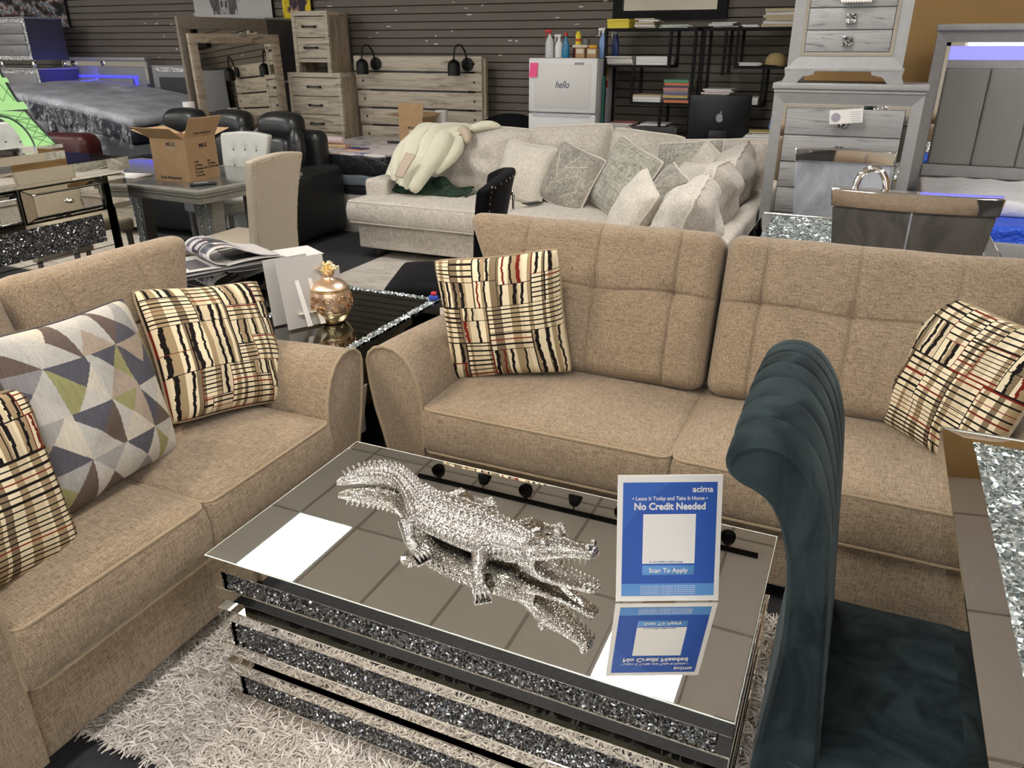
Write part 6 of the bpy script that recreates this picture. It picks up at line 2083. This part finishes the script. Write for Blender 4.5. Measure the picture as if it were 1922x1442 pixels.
def led_headboard():
    t = thing('headboard', 'grey padded headboard with glowing blue light strips against the back wall', 'headboard', (-8.86, 7.42, 0))
    w, H = .74, 1.485
    G = M['silverfront']
    MB().box(-w, w, .02, .08, .0, H - .03).build('panel', G, t, smooth=False)
    MB().rbox(-w - .01, w + .01, -.02, .09, H - .04, H, .005, 1).build('crown_moulding', G, t)
    MB().box(-w + .02, w - .02, .010, .02, H - .10, H - .045).build('mirror_strip', M['mirror'], t, smooth=False)
    for sx in (-1, 1):
        MB().box(min(sx * w, sx * (w - .05)), max(sx * w, sx * (w - .05)), .010, .02, .3, H - .105).build('mirror_strip', M['mirror'], t, smooth=False)
    MB().box(-w + .20, w - .19, .008, .018, 1.255, 1.275).build('light_strip', M['led'], t, smooth=False)
    MB().box(w - .24, w - .21, .008, .018, .60, 1.25).build('light_strip', M['led'], t, smooth=False)
    MB().box(-w + .06, -w + .085, .008, .018, .60, 1.36).build('light_strip', M['led'], t, smooth=False)
    for k in range(5):
        a = -w + .20 + k * .205
        MB().rbox(a, a + .20, -.01, .018, .5, 1.24, .01, 2).build('padded_panel', M['greyupholst'], t)
led_headboard()
l = bpy.data.lights.new('blue_strip_glow', 'AREA'); l.energy = 2; l.color = (.06, .06, 1); l.shape = 'RECTANGLE'; l.size = .5; l.size_y = .03
o = bpy.data.objects.new('blue_strip_glow', l); COL.objects.link(o); o.location = (-8.95, 7.38, 1.26)
o.rotation_euler = (Vector((-1, -.5, .25))).to_track_quat('-Z', 'Y').to_euler()
def dark_headboard():
    t = thing('headboard', 'dark grey headboard with glitter rim, right of the blue-lit one', 'headboard', (-7.50, 7.44, 0))
    w, H = .56, 1.40
    MB().box(-w, w, .0, .06, .0, H).build('frame', M['silverfront'], t, smooth=False)
    crystals(2 * w - .06, .05, .012, .006, 'glitter_rim', M['sparkle'], t, 'front', 3, (0, 0, H - .045))
    MB().rbox(-w + .10, w - .10, -.012, .0, .3, H - .13, .008, 2).build('padded_panel', plain('charcoal_pad', (.05, .05, .055), .8), t)
dark_headboard()

# ================================================================== PICTURES ON THE BACK WALL
def canvas(name, label, x0, x1, z0, z1, fn, nx=120):
    t = thing(name, label, 'picture', ((x0 + x1) / 2, 7.655, (z0 + z1) / 2))
    w, h = x1 - x0, z1 - z0
    MB().box(-w / 2, w / 2, .0, .04, -h / 2, h / 2).build('stretcher', M['black'], t, smooth=False)
    ny = int(nx * h / w)
    mb = MB().grid(nx, ny, lambda a, b: (-w / 2 + w * a, -.001, -h / 2 + h * b))
    mb.cols = [fn((i + .5) / nx, (j + .5) / ny) for j in range(ny) for i in range(nx)]
    mb.build('printed_canvas', painted('canvas_print', .6), t, smooth=False, recalc=False)
    return t
N_ = lambda x, y, s: noise.noise(Vector((x, y, s)))
def cowpic(u, v):
    # shaggy long-haired cow's head, muzzle low in the middle
    x, y = (u - .40) / .23, (v - .06)
    hair = N_(u * 60, v * 7, 1) * .5 + N_(u * 25 + v * 6, v * 5, 4) * .5
    edge = .62 + .55 * min(1, y * 1.6) + hair * .35
    if v > .52: edge = .55 + hair * .2
    r = abs(x)
    if y > 0 and r < edge and v < .92:
        k = .07 + .13 * max(0, hair + .25)
        if r < .26 and y < .22:
            k = .35 + .2 * N_(u * 20, v * 20, 3)
            if abs(r - .13) < .06 and abs(y - .12) < .04: k = .06
        return (k, k * .98, k * .96)
    if .5 < v < .66 and .6 < r < 2.1 - (v - .5) * 3:
        return (.12, .115, .11)
    g = .50 + .03 * N_(u * 4, v * 4, 7)
    return (g, g * .98, g * .95)
canvas('wall_picture', 'large pale canvas with a shaggy grey cow head, above the framed mirrors', -7.46, -6.33, 1.885, 2.80, cowpic)
def yellowpic(u, v):
    n = N_(u * 5, v * 5, 2) + .5 * N_(u * 14, v * 10, 5)
    if abs(u - .52 + .2 * n) < .33 and v > .10 + .15 * n: 
        return (.05, .035, .06) if n < .05 else (.22, .12, .08) if n < .3 else (.30, .2, .28)
    return (.78, .60, .03) if n > -.35 else (.5, .4, .02)
canvas('wall_picture', 'small yellow canvas with a dark figure, above the whitewashed nightstand', -6.18, -5.80, 1.85, 2.55, yellowpic, 60)
def abstractpic(u, v):
    n = N_(u * 9, v * 14, 2); m = N_(u * 26, v * 18, 5)
    k = n + .6 * m
    if k < -.18: return (.02, .02, .02)
    if k < .05: return (.10, .085, .08)
    if k < .16: return (.22, .09, .09)
    if k < .3: return (.40, .38, .36)
    return (.28, .26, .26) if m < .2 else (.10, .14, .18)
canvas('wall_picture', 'dark splashed abstract canvas at the far left of the wall', -11.3, -9.60, 1.83, 2.9, abstractpic, 90)

# flaked paint marks and old screw spots on the slat wall
g = random.Random(12)
mk = MB()
marks = [(-2.95, 1.86), (-2.75, 1.80), (-3.45, 1.66), (-3.38, 1.655), (-4.1, 1.75), (-4.4, 1.66), (-3.0, 1.63), (-3.0, 1.60), (-6.9, 1.6), (-7.9, 1.85), (-2.72, 1.95), (-3.9, 1.9), (-4.75, 1.95), (-3.75, 1.98), (-5.0, 1.74), (-4.85, 1.80)]
for x, z in marks + [(g.uniform(-8.5, -2.4), g.uniform(1.0, 2.05)) for _ in range(46)]:
    w, h = g.uniform(.006, .035), g.uniform(.003, .009)
    n = 9
    mk.prism([(x + w * math.cos(2 * math.pi * k / n) * g.uniform(.6, 1.2), z + h * math.sin(2 * math.pi * k / n) * g.uniform(.6, 1.2)) for k in range(n)], 7.6985, 7.7, 'y')
o = mk.build('wall_back_chips', plain('bare_white_chip', (.62, .60, .56), .8), smooth=False); o['kind'] = 'structure'
bpy.context.view_layer.update()
